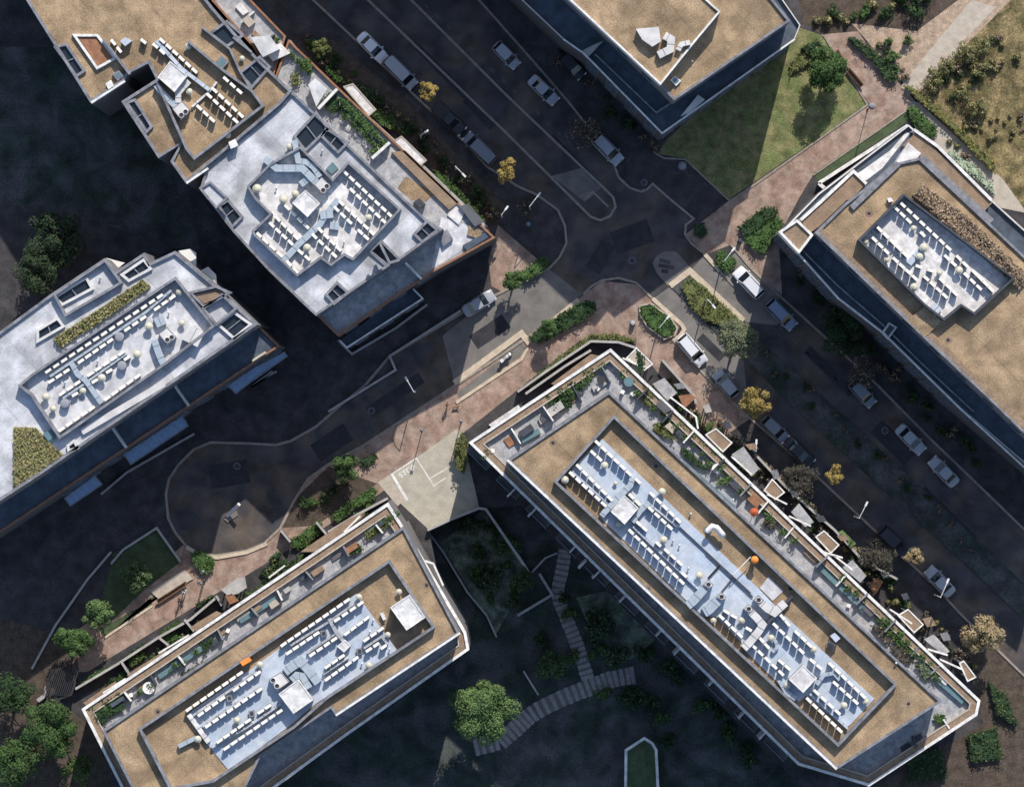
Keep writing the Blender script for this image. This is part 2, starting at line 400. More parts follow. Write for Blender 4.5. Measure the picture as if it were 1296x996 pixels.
# driveway with its painted word and lines
sheet('driveway', q('J',550,440,740,320,950,170,1000,300,1060,560,920,625,810,680), .012, 'driveway')
mk = MB()
mk.ribbon(WW(q('J',620,395,700,530)), .35, .012, .02)
mk.ribbon(WW(q('J',625,395,745,318,835,460)), .14, .012, .02); mk.ribbon(WW(q('J',815,420,905,365)), .12, .012, .02); mk.ribbon(WW(q('J',835,455,895,415)), .12, .012, .02)
mk.ribbon(WW([(566,52),(600,83)]), .12, .004, .01)
struct(mk.build('road_marking', 'white_trim'))
fc = bpy.data.curves.new('word', 'FONT'); fc.body = 'STOP'; fc.size = .95; fc.align_x = 'CENTER'; fc.align_y = 'CENTER'; fc.extrude = .003; fc.offset = .012
fo = bpy.data.objects.new('painted_word', fc); COL.objects.link(fo)
bpy.context.view_layer.update()
me = bpy.data.meshes.new_from_object(fo); bpy.data.objects.remove(fo)
me.materials.clear(); me.materials.append(MATS['white_trim'])
fo = bpy.data.objects.new('painted_word', me); COL.objects.link(fo); fo.location = W(q('J',700,385)); fo.location.z = .02
fo.rotation_euler.z = R(33); struct(fo)
# repairs, lane dashes
pt = MB()
for x, y, a, l_, w_ in ((560,90,-46,9,1.2),(610,140,-46,5,2.0),(720,200,-46,7,1.4),(800,300,20,5,3),(760,325,60,4,2),(1050,470,-44,8,1.2),(1130,560,-44,6,2.2),(1200,650,-44,9,1.0),(500,500,34,8,1.5),(420,560,34,5,2.5),(290,600,10,5,3),(1000,560,-44,7,1.3),(620,420,34,5,2),(900,440,-44,4,1.2)):
    w = W((x, y)); pt.box((w.x, w.y, .007), (l_, w_, .01), R(a))
struct(pt.build('road_patch', 'asphalt_patch'))
dl = MB()
for (x0, y0, x1, y1, n) in ((520,-10,690,150,12),(590,60,730,190,10),(965,395,1240,645,16),(940,500,1200,760,0)):
    for k in range(n):
        u = (k+.2)/n; v = (k+.55)/n; dl.ribbon(WW([(x0+(x1-x0)*u, y0+(y1-y0)*u), (x0+(x1-x0)*v, y0+(y1-y0)*v)]), .1, .004, .012)
struct(dl.build('lane_marking', 'lane_paint'))
# faint arrows on the traffic island
mk = MB()
for x0, y0, x1, y1 in ((775,235,830,250),(770,262,850,275),(785,290,820,295)):
    a, b = q('G', x0, y0, x1, y1); mk.ribbon(WW([a, b]), .5, .09, .096)
struct(mk.build('road_marking', 'asphalt'))
# ---------------------------------------------------------------- buildings
PR = {}
def make_window():
    mb = MB(); mb.box((0, -.03, 0), (1.7, .1, 1.7)); g_ = mb.build('window', 'glass_dark')
    fb = MB()
    for x in (-.89, 0, .89): fb.box((x, -.05, 0), (.08 if x else .05, .14, 1.86))
    for z in (-.93, .93): fb.box((0, -.05, z), (1.86, .143, .07))
    f_ = fb.build('window_frame', 'grey_trim', g_)
    return g_, f_
WIN, WFR = make_window(); WIN_USED = [False]
def windows(b, edge, z, floors, step=3.3, zbase=1.7, pitch=3.1):
    """window parts on the wall standing under the px edge (seen at height z)"""
    p0, p1 = W(edge[0], z), W(edge[1], z); p0.z = p1.z = 0
    d = p1-p0; L = d.length; a = math.atan2(d.y, d.x); n = int(L//step)
    org = ORG[b.name]
    for fl in floors:
        for k in range(n):
            c = p0+d*((k+.5)/n)
            if not WIN_USED[0]: wo, fo_ = WIN, WFR; WIN_USED[0] = True
            else:
                wo = WIN.copy(); COL.objects.link(wo); fo_ = WFR.copy(); COL.objects.link(fo_); fo_.parent = wo
            wo.parent = b; wo.location = Vector((c.x, c.y, zbase+fl*pitch))-org; wo.rotation_euler.z = a
def ring(pts, z, z0, z1, w, side=1):
    return MB().ribbon(WW(pts, z), w, z0, z1, closed=True, side=side)
def part(b, name, mb, m, label=None, smooth=False):
    o = mb.build(name, m, b, smooth)
    if label: o['label'] = label
    return o
def rail(b, pts, z, zb, h=1.0, closed=False, m='glass_rail', capm='white_trim'):
    r = MB().ribbon(WW(pts, z), .05, zb, zb+h*.9, closed=closed); o = r.build('railing', m, b)
    MB().ribbon(WW(pts, z), .2, zb+h*.9+.002, zb+h, closed=closed).build('handrail', capm, o); return o
def well(b, quad, z, m='grey_trim', h=.45, bars=1):
    """roof light well: raised dark-framed curb round a dark sheet standing in for its shaded depth, crossed by bars"""
    P = WW(quad, z+h)
    o = MB().ribbon(P, .32, z, z+h, closed=True, side=0).build('light_well', m, b)
    MB().sheet(inset(P, .1), z+.06).build('dark_well_sheet', 'glass_dark', o)  # dark colour at roof level stands in for shade in the well
    if bars:
        m1 = (P[0]+P[1])/2; m2 = (P[2]+P[3])/2
        if (P[0]-P[1]).length < (P[1]-P[2]).length: m1 = (P[1]+P[2])/2; m2 = (P[3]+P[0])/2
        MB().ribbon([m1, m2], .12, z+.08, z+.3).build('well_bar', 'grey_trim', o)
    return o
def penthouse(b, quad, z, h, m='membrane'):
    P = WW(quad, z+h)
    o = MB().prism(P, z, z+h).build('penthouse', 'concrete', b)
    MB().prism(P, z+h, z+h+.06).build('penthouse_roof', 'deck_pale', o)
    MB().ribbon(P, .12, z+h+.06, z+h+.14, closed=True, side=1).build('edge_trim', 'white_trim', o)
    return o
def block(name_label, outline, z, roofmat, base, wallmat='facade', par='grey_trim', ph=.35, pw=.3):
    b = thing('apartment_building', name_label, 'building', (*W(base, 0).xy, 0))
    part(b, 'wall', MB().prism(WW(outline, z), -7.2, z), wallmat)
    part(b, 'roof', MB().sheet(inset(WW(outline, z), pw*.5), z+.012), roofmat)
    part(b, 'parapet', ring(outline, z, z-.25, z+ph, pw), par)
    return b
def terrace(b, outline, z, floor='terrace_grey', wall='facade', par='white_trim', pw=.35, ph=.9, planter=None, strip=.7):
    part(b, 'lower_storeys', MB().prism(WW(outline, z), -7.2, z), wall)
    part(b, 'terrace', MB().sheet(inset(WW(outline, z), .2), z+.012), floor)
    part(b, 'terrace_parapet', ring(outline, z+ph, z-.2, z+ph, pw), par)
    if planter:
        part(b, 'planter', MB().ribbon(inset(WW(outline, z+ph*.8), pw+.05), strip, z, z+ph*.75, closed=True, side=1), planter)
        part(b, 'planter_edge', MB().ribbon(inset(WW(outline, z+ph*.8), pw+.05+strip), .14, z, z+ph*.85, closed=True, side=1), 'slab_pale')

# --- long south-east block
BR = [(642,582),(771,495),(1192,887),(1059,973)]
BRs = [(701,610),(777,525),(1136,866),(1061,945)]
b1 = block('long apartment block with two narrow rows of plant and an orange lamp on its roof', BR, 20, 'gravel', (900,740), par='grey_trim')
terrace(b1, [(593,560),(773,441),(1241,886),(1237,905),(1100,995),(1010,968)], 14.5, 'terrace_grey', planter='gravel_brown')
part(b1, 'screen_wall', ring(BRs, 21.1, 19.9, 21.1, .32), 'grey_trim')
part(b1, 'roof_edge', MB().ribbon(WW([(642,582),(1031,947),(1059,973)], 20.4), .28, 20.0, 20.42), 'white_trim')
DK1 = [(762,555),(961.5,746),(989,775),(1106.8,884),(1077,916),(1070,921),(1020,880),(1011,888),(970,850),(941,821),(938,812),(906,780),(890,780),(765,660),(759,653),(766,644),(721,600),(727,590)]
part(b1, 'plant_deck', MB().prism(WW(DK1, 20.12), 20.02, 20.12), 'deck_blue')
part(b1, 'plant_deck', MB().prism(WW(q('c',570,350,660,235,810,380,700,480), 20.13), 20.02, 20.13), 'deck_white')
penthouse(b1, q('a',800,690,945,820,800,985,660,855), 20.1, 1.5)
penthouse(b1, q('d',370,330,510,460,370,610,225,475), 20.1, 1.5)
dv = MB()
for s_ in (q('b',560,215,1275,880), q('b',965,605,845,740), q('b',1100,725,985,865), q('c',30,0,500,440), q('c',165,125,50,250)): dv.ribbon(WW(s_, 20.4), .16, 20.1, 20.4)
part(b1, 'divider', dv, 'dark_trim')
part(b1, 'screen_wall', MB().ribbon(WW(q('c',450,930,900,430), 21.3), .3, 20.1, 21.3), 'dark_trim')
def clutter(b, p0, p1, n, half, z=14.52):
    # uneven decks, low walls and troughs crossing a terrace
    d = Vector((p1[0]-p0[0], p1[1]-p0[1])); L_ = d.length; d /= L_; nn = Vector((-d.y, d.x))
    for k in range(n):
        c = Vector(p0)+d*L_*((k+rnd.uniform(.2,.8))/n); a_ = rnd.uniform(4, 11); o_ = rnd.uniform(-.6,.6)*half; hw = rnd.uniform(.25,.5)*half; h_ = rnd.choice((.12,.2,.35,.6,.9))
        sk = rnd.uniform(-3, 3)
        qd = [c-d*a_+nn*(o_-hw), c+d*(a_+sk)+nn*(o_-hw), c+d*a_+nn*(o_+hw), c-d*(a_-sk*.5)+nn*(o_+hw)]
        part(b, 'terrace_step', MB().prism(WW(qd, z+h_), z, z+h_), rnd.choice(('slab_pale','concrete','gravel_brown','dark_trim','deck_pale','terrace_dark','rust_brick' if k % 5 == 0 else 'facade_dark')))
        if k % 2 == 0:
            e = c+d*(a_+5); P = WW([e-nn*half*.95+d*rnd.uniform(-2,2), e+nn*half*.8], z+1.2); part(b, 'terrace_divider', MB().ribbon(P, .18, z, z+rnd.choice((.8,1.2,1.6))), rnd.choice(('white_trim','dark_trim','grey_trim')))
clutter(b1, (795,482), (1205,866), 26, 12); clutter(b1, (640,562), (762,478), 7, 13); clutter(b1, (1130,955), (1220,905), 4, 8)
for i_, ln in enumerate((q('Q',395,35,635,265), q('Q',905,530,1130,725), q('K',880,330,1150,570), q('K',80,230,170,180))):
    part(b1, 'glass_strip', MB().ribbon(WW(ln, 15), .7, 14.52, 15), 'glass_teal')
windows(b1, ((593,560),(773,441)), 14.5, range(4), 3.3); windows(b1, ((1010,968),(593,560)), 14.5, range(3), 3.0)
fin = MB()
for p_ in q('K',40,480,145,580,355,760)+q('O',400,20,470,70,605,190,790,360,880,455,1055,610,1205,775)+[q('Q',130,880)]:
    c = W(p_, 13); part(b1, 'balcony_screen', MB().box((c.x-.3, c.y-.3, 11), (1.4,.16,5), R(46)), 'facade_white')
for k in range(11):
    t0, t1 = k/11+.008, (k+1)/11-.02
    a_, c_ = (593+t0*417, 560+t0*408), (593+t1*417, 560+t1*408)
    w0, w1 = W(a_, 14.5), W(c_, 14.5); d_ = (w1-w0).normalized(); nn = Vector((d_.y, -d_.x, 0))
    if nn.x+nn.y > 0: nn = -nn
    o = part(b1, 'balcony', MB().prism([w0, w1, w1+nn*1.0, w0+nn*1.0], 10.7, 10.9), 'facade')
    MB().ribbon([w0+nn*.95, w1+nn*.95], .05, 10.902, 11.8).build('railing', 'glass_rail', o)

# --- south-west block
BL = [(130,924),(511,666),(582,801),(425,905),(419,896),(330,957),(290,1040),(190,1040)]
b2 = block('apartment block with wide blue plant deck and large white box by its corner', BL, 20, 'gravel', (360,850))
terrace(b2, [(103,897),(491,636),(530,697),(590,800),(594,822),(440,930),(330,1010),(160,1010)], 14.5, 'terrace_grey', planter='gravel_brown')
BLs = [(175,922),(493,708),(551,794),(521,814),(415,884),(372,922),(270,990),(215,1000)]
part(b2, 'screen_wall', ring(BLs, 21.1, 19.9, 21.1, .32), 'grey_trim')
part(b2, 'roof_edge', MB().ribbon(WW([(582,801),(425,905)], 20.4), .25, 20.0, 20.42), 'white_trim')
part(b2, 'plant_deck', MB().prism(WW([(451,751),(502,822),(420,877),(400,890),(372,914),(290,975),(262,941),(238,903)], 20.12), 20.02, 20.12), 'deck_blue')
penthouse(b2, q('N',50,685,150,610,225,715,125,785), 20.1, 1.7)
penthouse(b2, q('N',613,250,710,185,790,300,695,365), 20.02, 2.3)
penthouse(b2, q('f',610,620,690,550,750,610,680,680), 20.1, .8)
clutter(b2, (135,900), (495,660), 18, 8)
for ln in (q('M',640,600,860,455), q('M',1050,320,1240,200), q('J',60,950,280,800), q('J',500,680,640,600)):
    part(b2, 'glass_strip', MB().ribbon(WW(ln, 15), .6, 14.52, 15), 'glass_teal')
windows(b2, ((103,897),(491,636)), 14.5, range(3), 3.6); windows(b2, ((594,822),(440,930)), 14.5, range(4), 3.2)

# --- central stepped white block
MID = [(262,211),(355,133),(370,116),(541,279),(561,290),(505,330),(482,307),(471,318),(494,336),(400,400),(340,343),(296,295),(253,240)]
b3 = block('stepped apartment block with pale bluish white roof and crooked plant screen', MID, 20, 'membrane', (410,270), par='grey_trim', ph=.4)
terrace(b3, [(365,50),(627,301),(551,343),(513,368),(428,426),(396,395),(340,120)], 14.5, 'terrace_grey', par='rust_brick', pw=.25, ph=.5, wall='facade_dark')
part(b3, 'lower_storeys', MB().prism(WW([(432,430),(439,440),(535,378),(522,362)], 10), 0, 10), 'facade_dark')
part(b3, 'terrace', MB().sheet(WW([(433,431),(439,438),(533,378),(523,365)], 10.02), 10.02), 'terrace_dark')
rail(b3, [(430,431),(439,440),(535,378),(523,366)], 10.9, 10.0)
MIDs = [(341,207),(312,236),(322,252),(341,271),(318,293),(321,298),(376,350),(406,328),(419,337),(436,324),(447,330),(480,295),(508,265),(441,204),(421,226),(380,185)]
part(b3, 'screen_wall', ring(MIDs, 21.4, 19.9, 21.4, .28), 'grey_trim')
part(b3, 'plant_deck', MB().prism(inset(WW(MIDs, 20.1), .3), 20.02, 20.1), 'deck_pale')
penthouse(b3, q('g',690,245,840,380,710,520,555,375), 20.1, 1.6)
for w_ in (q('B',240,410,130,530,185,600,300,490), q('B',290,490,270,530,350,610,400,560), q('F',800,40,735,105,775,145,850,85), q('F',345,350,290,410,330,455,400,400), q('A',945,880,990,850,1060,935,1010,985)):
    well(b3, w_, 20)
part(b3, 'terrace_wall', MB().ribbon(WW(q('B',250,390,345,290), 16), .35, 14.5, 16), 'white_trim')
part(b3, 'terrace_wall', MB().ribbon(WW(q('B',520,640,610,560), 16), .35, 14.5, 16), 'white_trim')
part(b3, 'terrace_wall', MB().ribbon(WW(q('F',690,250,770,330), 16), .3, 14.5, 16), 'white_trim')
part(b3, 'terrace_paving', MB().sheet(WW(q('B',560,600,840,810,1020,960,1060,990,820,990,700,840,600,700), 14.53), 14.53), 'terrace_grey')
part(b3, 'terrace_paving', MB().sheet(WW(q('B',690,730,840,820,790,860,720,850,650,790), 14.55), 14.55), 'gravel')
part(b3, 'terrace_paving', MB().sheet(WW(q('F',870,20,1100,90,1050,140,870,255,820,280), 14.54), 14.54), 'deck_white')
for qd, h_, m_ in ((q('B',620,610,690,600,960,860,910,900), .5, 'gravel_brown'), (q('B',960,880,1010,870,1085,960,1040,985), .7, 'facade_dark'), (q('F',1010,60,1080,90,1060,130,1000,110), .3, 'gravel'), (q('B',730,860,760,840,790,870,765,890), 1.0, 'dark_trim'), (q('F',940,-60,1000,-30,960,60,900,10), .25, 'deck_pale'), (q('F',860,110,900,80,930,130,880,170), .6, 'grey_trim'), (q('F',980,160,1090,100,1110,120,1000,190), .5, 'terrace_dark')):
    part(b3, 'terrace_step', MB().prism(WW(qd, 14.5+h_), 14.52, 14.5+h_), m_)
part(b3, 'skylight', MB().prism(WW(q('h',325,200,260,270,320,325,385,265), 20.25), 20.0, 20.25), 'glass_teal')
windows(b3, ((428,426),(551,343)), 14.5, (2, 3), 2.9); windows(b3, ((400,400),(494,336)), 20, (5,), 2.4); windows(b3, ((340,343),(400,400)), 20, range(6), 2.9); windows(b3, ((439,440),(535,378)), 10, (0, 1, 2), 2.9)

# --- west block with planted roof
LF = [(0,420),(64,373),(133,327),(148,343),(183,320),(190,333),(222,318),(278,365),(326,411),(48,603),(-40,660),(-60,460)]
b4 = block('white apartment block with grassy planted strips on its roof', LF, 22, 'membrane', (180,470), par='grey_trim', ph=.45, pw=.35)
terrace(b4, [(300,385),(354,438),(231,520),(60,634),(-40,700),(-60,640),(40,590)], 14.5, 'terrace_dark', par='rust_brick', pw=.22, ph=.35, wall='facade_dark')
LFs = [(222,350),(272,413),(212,460),(75,556),(38,500),(22,488),(40,473)]
part(b4, 'screen_wall', ring(LFs, 23.3, 21.9, 23.3, .3), 'grey_trim')
part(b4, 'plant_deck', MB().prism(inset(WW(LFs, 22.1), .3), 22.02, 22.1), 'deck_white')
for w_ in (q('E',115,425,275,325,305,380,155,460), q('E',455,310,565,235,600,280,490,340), q('E',30,590,130,530,160,570,30,645), q('E',940,560,1020,500,1105,560,1020,630)):
    well(b4, w_, 22, 'facade_white')
well(b4, q('p',300,750,365,700,400,770,310,800), 22, 'facade_white', bars=0)
part(b4, 'roof_walkway', MB().ribbon(WW(q('p',440,610,1275,120), 22.5), .8, 22.0, 22.5), 'facade_white')
part(b4, 'terrace_wall', MB().ribbon(WW(q('E',720,870,790,970), 16.2), .25, 14.5, 16.2), 'facade_white')
part(b4, 'terrace_wall', MB().ribbon(WW(q('I',405,165,475,265), 16.2), .25, 14.5, 16.2), 'facade_white')
part(b4, 'terrace_wall', MB().ribbon(WW(q('E',1110,745,1180,700), 15.2), .25, 14.5, 15.2), 'cream')
for s_ in (q('E',115,410,370,238,450,350,170,515), q('E',865,480,960,410,1030,480,930,560), q('E',800,400,930,370,1000,400,870,470)): part(b4, 'parapet_step', MB().ribbon(WW(s_, 22.9), .3, 22.0, 22.9, closed=True), 'grey_trim')
part(b4, 'roof_step', MB().prism(WW(q('E',820,410,930,385,985,405,870,455), 22.5), 22.0, 22.5), 'gravel_brown')
part(b3, 'roof_step', MB().prism(WW(q('A',850,790,900,760,985,840,930,885), 22.9), 22.0, 22.9), 'deck_white'); part(b3, 'parapet_step', MB().ribbon(WW(q('A',850,790,900,760,985,840,930,885), 23.2), .25, 22.0, 23.2, closed=True), 'grey_trim')
for s_ in (q('F',560,150,610,250,660,235), q('F',520,200,600,270)): part(b3, 'parapet_step', MB().ribbon(WW(s_, 22.8), .3, 22.0, 22.8), 'grey_trim')
for c_, z_ in ((q('I',465,300,760,105,790,155,500,350), 10), (q('I',165,520,320,405,355,450,195,560), 10), (q('E',990,870,1120,780,1275,700,1290,720,1190,790,1130,830,1030,910), 11)):
    P = WW(c_, z_); o = part(b4, 'glass_canopy', MB().prism(P, z_-.12, z_), 'glass_canopy')
    MB().ribbon(P, .12, z_-.13, z_+.05, closed=True).build('canopy_frame', 'grey_trim', o)
    c0 = sum(P, Vector())/len(P)
    MB().box((c0.x-.6, c0.y+.9, z_-.2), (2.8, 3.2, .08), R(34)).build('bracket', 'grey_trim', o)
part(b4, 'skylight', MB().prism(WW(q('p',100,595,160,660,105,705,50,635), 22.6), 22.0, 22.6), 'glass_teal')
for s_ in (q('E',740,190,800,180,830,200,830,270,780,240), q('E',850,290,890,270,930,310,935,370,880,330), q('E',375,225,430,240,470,250,430,280)):
    P = WW(s_, 15); o = part(b4, 'awning', MB().prism(P, 14.8, 15), 'cloth_white')
windows(b4, ((48,603),(326,411)), 22, (5,), 3.3); windows(b4, ((60,634),(354,438)), 14.5, range(3), 3.2)

# --- north-west tan block
TL = [(115,131),(157,104),(163,94),(188,81),(198,101),(154,129),(201,201),(228,184),(216,205),(236,233),(262,211),(355,133),(370,116),(330,78),(300,45),(270,10),(230,-40),(80,-260),(-130,-260)]
b5 = block('gravel roofed apartment block with stepped outline and dark rectangular light wells', TL, 20.3, 'gravel', (220,110), par='grey_trim', ph=.5, pw=.35)
for ln in (q('A',360,40,495,215), q('A',630,250,780,590,820,640,1165,375,1110,300,970,200,790,50)):
    part(b5, 'screen_wall', MB().ribbon(WW(ln, 21.5), .3, 20.2, 21.5), 'grey_trim')
for w_ in (q('A',120,80,175,65,265,200,225,225), q('A',480,360,520,345,605,480,580,505), q('A',1050,210,1150,130,1200,180,1110,280)): well(b5, w_, 20.3, 'grey_trim')
P = WW(q('A',215,20,330,185,420,135,330,20), 20.8)
part(b5, 'roof_garden_edge', MB().ribbon(P, .3, 20.3, 20.8, closed=True), 'white_trim'); part(b5, 'roof_garden', MB().sheet(inset(P, .2), 20.55), 'rust_brick')
well(b5, q('A',900,10,985,75,1065,20,985,-50), 20.3, 'grey_trim', bars=0)
for s_ in (q('A',860,-20,1000,90,1050,200,1110,300), q('A',1015,30,1110,105)): part(b5, 'roof_ridge', MB().ribbon(WW(s_, 21), .25, 20.25, 21), 'grey_trim')
part(b5, 'roof_step', MB().prism(WW(q('A',1105,30,1200,20,1250,90,1165,130), 16.5), 14.5, 16.5), 'deck_white')
part(b5, 'roof_step', MB().prism(WW(q('B',-30,90,60,60,110,110,20,150), 15.5), 14.5, 15.5), 'deck_pale')
penthouse(b5, q('n',680,300,855,450,725,615,555,465), 20.3, 1.6)
for s_ in (q('n',1200,240,1270,310,1200,385,1135,320), q('n',165,390,215,450,150,500,95,430)):
    o = part(b5, 'skylight', MB().prism(WW(s_, 20.9), 20.3, 20.9), 'grey_trim'); MB().prism(inset(WW(s_, 20.9), .2), 20.9, 20.93).build('skylight_glass', 'glass_teal', o)
part(b5, 'roof_edge', MB().ribbon(WW(q('A',300,360,470,250), 20.9), .25, 20.3, 20.9), 'white_trim')
part(b5, 'roof_edge', MB().ribbon(WW(q('A',780,765,890,690), 20.9), .25, 20.3, 20.9), 'white_trim')
terrace(b5, [(150,-160),(250,-60),(310,-8),(362,46),(343,108),(320,60),(240,-30)], 14.1, 'terrace_grey', par='rust_brick', pw=.25, ph=.5, wall='facade_dark')
clutter(b5, (262,-35), (338,50), 5, 12, 14.12)
windows(b5, ((10,-40),(115,131)), 20.3, range(3, 6), 3.4); windows(b5, ((154,129),(201,201)), 20.3, range(2, 6), 2.6)

# --- north block, glass railed terrace
TP = [(560,-420),(373,-323),(773,49),(836,110),(853,128),(1000,27),(640,-420)]
b6 = block('corner apartment block with dark glass railed terrace and bare gravel roof', TP, 20, 'gravel', (860,60), par='grey_trim')
UP = [(836,108),(773,49),(373,-323),(450,-400),(912,15),(881,52)]
part(b6, 'upper_storey', MB().prism(WW(UP, 22.3), 20.02, 22.3), 'facade_white'); part(b6, 'upper_roof', MB().sheet(inset(WW(UP, 22.3), .1), 22.312), 'gravel')
part(b6, 'roof_edge', ring(UP, 22.6, 22.2, 22.6, .22), 'white_trim')
terrace(b6, [(300,-340),(713,50),(739,68),(838,169),(1006,50),(1013,32),(700,-420),(500,-420)], 13.5, 'terrace_dark', wall='facade_dark', par='facade_white', pw=.12, ph=.5)
rail(b6, [(713,50),(739,68),(838,169),(1006,50)], 14.6, 13.5, 1.1)
rail(b6, q('C',450,115,760,410,835,360), 14.4, 13.5, .9, capm='grey_trim')
part(b6, 'terrace_wall', MB().prism(WW(q('C',880,430,970,320,1005,345,930,410), 14.5), 13.5, 14.5), 'facade_white')
part(b6, 'terrace_wall', MB().prism(WW(q('C',380,100,460,60,490,50,410,135), 14.5), 13.5, 14.5), 'concrete')
o = part(b6, 'skylight', MB().prism(WW(q('C',830,245,855,225,885,250,860,275), 20.4), 20, 20.4), 'white_trim'); MB().prism(inset(WW(q('C',830,245,855,225,885,250,860,275), 20.4), .15), 20.4, 20.43).build('skylight_glass', 'glass_teal', o)
windows(b6, ((739,68),(838,169)), 13.5, range(4), 2.8); windows(b6, ((838,169),(1006,50)), 13.5, range(4), 2.8)

# --- east block
RT = [(1032,294),(1070,257),(1137,206),(1164,200),(1340,365),(1340,592)]
b7 = block('apartment block with dark deep plant enclosure and dry brown roof shrubs', RT, 20, 'gravel', (1180,340), par='grey_trim')
terrace(b7, [(987,295),(1036,245),(1150,158),(1340,330),(1360,640),(1214,516),(1117,421),(1061,378)], 14.5, 'terrace_dark', wall='facade_dark', par='facade_white', pw=.18, ph=.5)
rail(b7, [(987,295),(1061,378),(1117,421),(1214,516),(1330,622)], 15.4, 14.5, .9)
rail(b7, q('H',320,190,500,370,720,560,900,740,1180,1000), 15.3, 14.5, .8, capm='grey_trim')
part(b7, 'planter', MB().prism(WW(q('D',310,950,410,860,575,705,640,768,560,850,540,850,400,985,350,1020), 17), 12, 17), 'gravel_brown')
part(b7, 'planter_edge', MB().ribbon(WW(q('D',310,950,410,860,575,705,640,768), 17.3), .35, 14.5, 17.3), 'white_trim')
part(b7, 'planter', MB().prism(WW(q('H',205,95,290,38,365,110,300,195), 17.2), 12, 17.2), 'gravel_brown')
part(b7, 'planter_edge', MB().ribbon(WW(q('H',205,95,290,38,365,110,300,195), 17.5), .3, 14.5, 17.5, closed=True), 'white_trim')
part(b7, 'planter', MB().ribbon(WW(q('D',860,540,1240,900), 17), 2.4, 12, 17), 'gravel_brown')
part(b7, 'planter_edge', MB().ribbon(WW(q('D',880,495,1000,580,1270,850), 17.3), .35, 14.5, 17.3), 'white_trim')
part(b7, 'louvre_strip', MB().ribbon(WW(q('D',915,635,1270,960), 19), .9, 14.5, 19), 'grey_trim')
part(b7, 'louvre_strip', MB().ribbon(WW(q('D',565,890,800,665), 20.3), .7, 14.5, 20.45), 'grey_trim')
part(b7, 'terrace_paving', MB().prism(WW(q('D',850,560,915,615,840,715,785,665), 17.5), 14.5, 17.5), 'deck_pale')
part(b7, 'terrace_paving', MB().sheet(WW(q('D',450,800,620,700,760,600,830,520,870,500,720,690,640,750), 14.53), 14.53), 'deck_pale')
RTs = [(1144,245),(1086,304),(1170,387),(1195,406),(1217,388),(1234,399),(1285,352)]
part(b7, 'screen_wall', ring(RTs+[], 21.6, 19.9, 21.6, .25), 'dark_trim')
part(b7, 'plant_deck', MB().prism(inset(WW(RTs, 20.1), .25), 20.02, 20.1), 'deck_pale')
part(b7, 'parapet', MB().ribbon(WW([(1032,296),(1175,434),(1250,503),(1340,592)], 20.5), 1.1, 20, 20.3, side=1), 'gravel_brown')
part(b7, 'roof_edge', MB().ribbon(WW([(1032,294),(1175,432),(1250,502),(1340,590)], 20.5), .2, 20, 20.5), 'grey_trim')
part(b7, 'roof_step', MB().prism(WW(q('H',845,540,935,468,1020,545,935,625), 20.4), 20, 20.4), 'gravel')
o = part(b7, 'stair_hatch', MB().prism(WW(q('H',720,600,755,550,795,575,750,635), 16), 14.5, 16), 'facade_white'); MB().sheet(inset(WW(q('H',720,600,755,550,795,575,750,635), 16), .2), 16.01).build('hatch_glass', 'glass_dark', o)
windows(b7, ((987,295),(1061,378)), 14.5, range(4), 2.6); windows(b7, ((1117,421),(1214,516)), 14.5, range(4), 2.6)

windows(b1, ((1059,973),(642,582)), 20, (5,), 4.6)
windows(b2, ((425,905),(582,801)), 20, (5,), 3.6); windows(b2, ((130,924),(511,666)), 20, (5,), 4.0)
windows(b3, ((494,336),(400,400)), 20, (4,), 2.6); windows(b6, ((853,128),(1000,27)), 20, (5,), 3.4); windows(b6, ((773,49),(836,110)), 20, (5,), 2.8)
windows(b7, ((1340,592),(1032,294)), 20, (5,), 4.2)
# --- sliver of a garden structure at the bottom edge
b8 = thing('garden_pavilion', 'white rimmed pavilion with a planted roof in the shaded courtyard', 'pavilion', W((812,950), ZC))
P = WW(q('O',600,965,700,900,745,930,765,965)+[(835,1010),(790,1010)], ZC+4)
part(b8, 'wall', MB().prism(inset(P, .3), ZC, ZC+3.8), 'facade'); part(b8, 'roof', MB().prism(P, ZC+3.8, ZC+4), 'white_trim'); part(b8, 'roof_planting', MB().sheet(inset(P, .35), ZC+4.02), 'lawn_green')
# ---------------------------------------------------------------- rooftop equipment
def make_unit(tall=1.05):
    t = thing('air_conditioner', '', 'air conditioner', (0,0,0))
    MB().box((0, 0, .1+(tall-.1)/2), (.78,.31,tall-.14)).build('casing', 'ac_case', t)
    MB().box((0, 0, tall-.02), (.82,.35,.045)).build('lid', 'ac_top', t)
    f = MB()
    f.lathe((0,0,0), [(.30,0),(.30,.03),(.1,.05)], 14); f.v = [Vector((v.x, -.16-v.z*.6, .1+tall*.5+v.y)) for v in f.v]
    f.build('fan_grille', 'ac_coil', t)
    MB().box((0, .165, .1+tall*.45), (.7,.02,tall*.7)).build('coil', 'ac_coil', t)
    MB().box((0, 0, .05), (.7,.38,.08)).build('base_plate', 'dark_steel', t)
    return t
UNIT = make_unit(); UU = [0]
def place_unit(px, z, ang, label, grp, sz=1.0):
    if UU[0] == 0: t = UNIT
    else: t = copy_tree(UNIT)
    UU[0] += 1
    w = W(px, z+1.05); t.location = (w.x, w.y, z); t.rotation_euler.z = ang+rnd.uniform(-.02,.02)
    t['label'] = label; t['group'] = grp; t.scale.z = sz
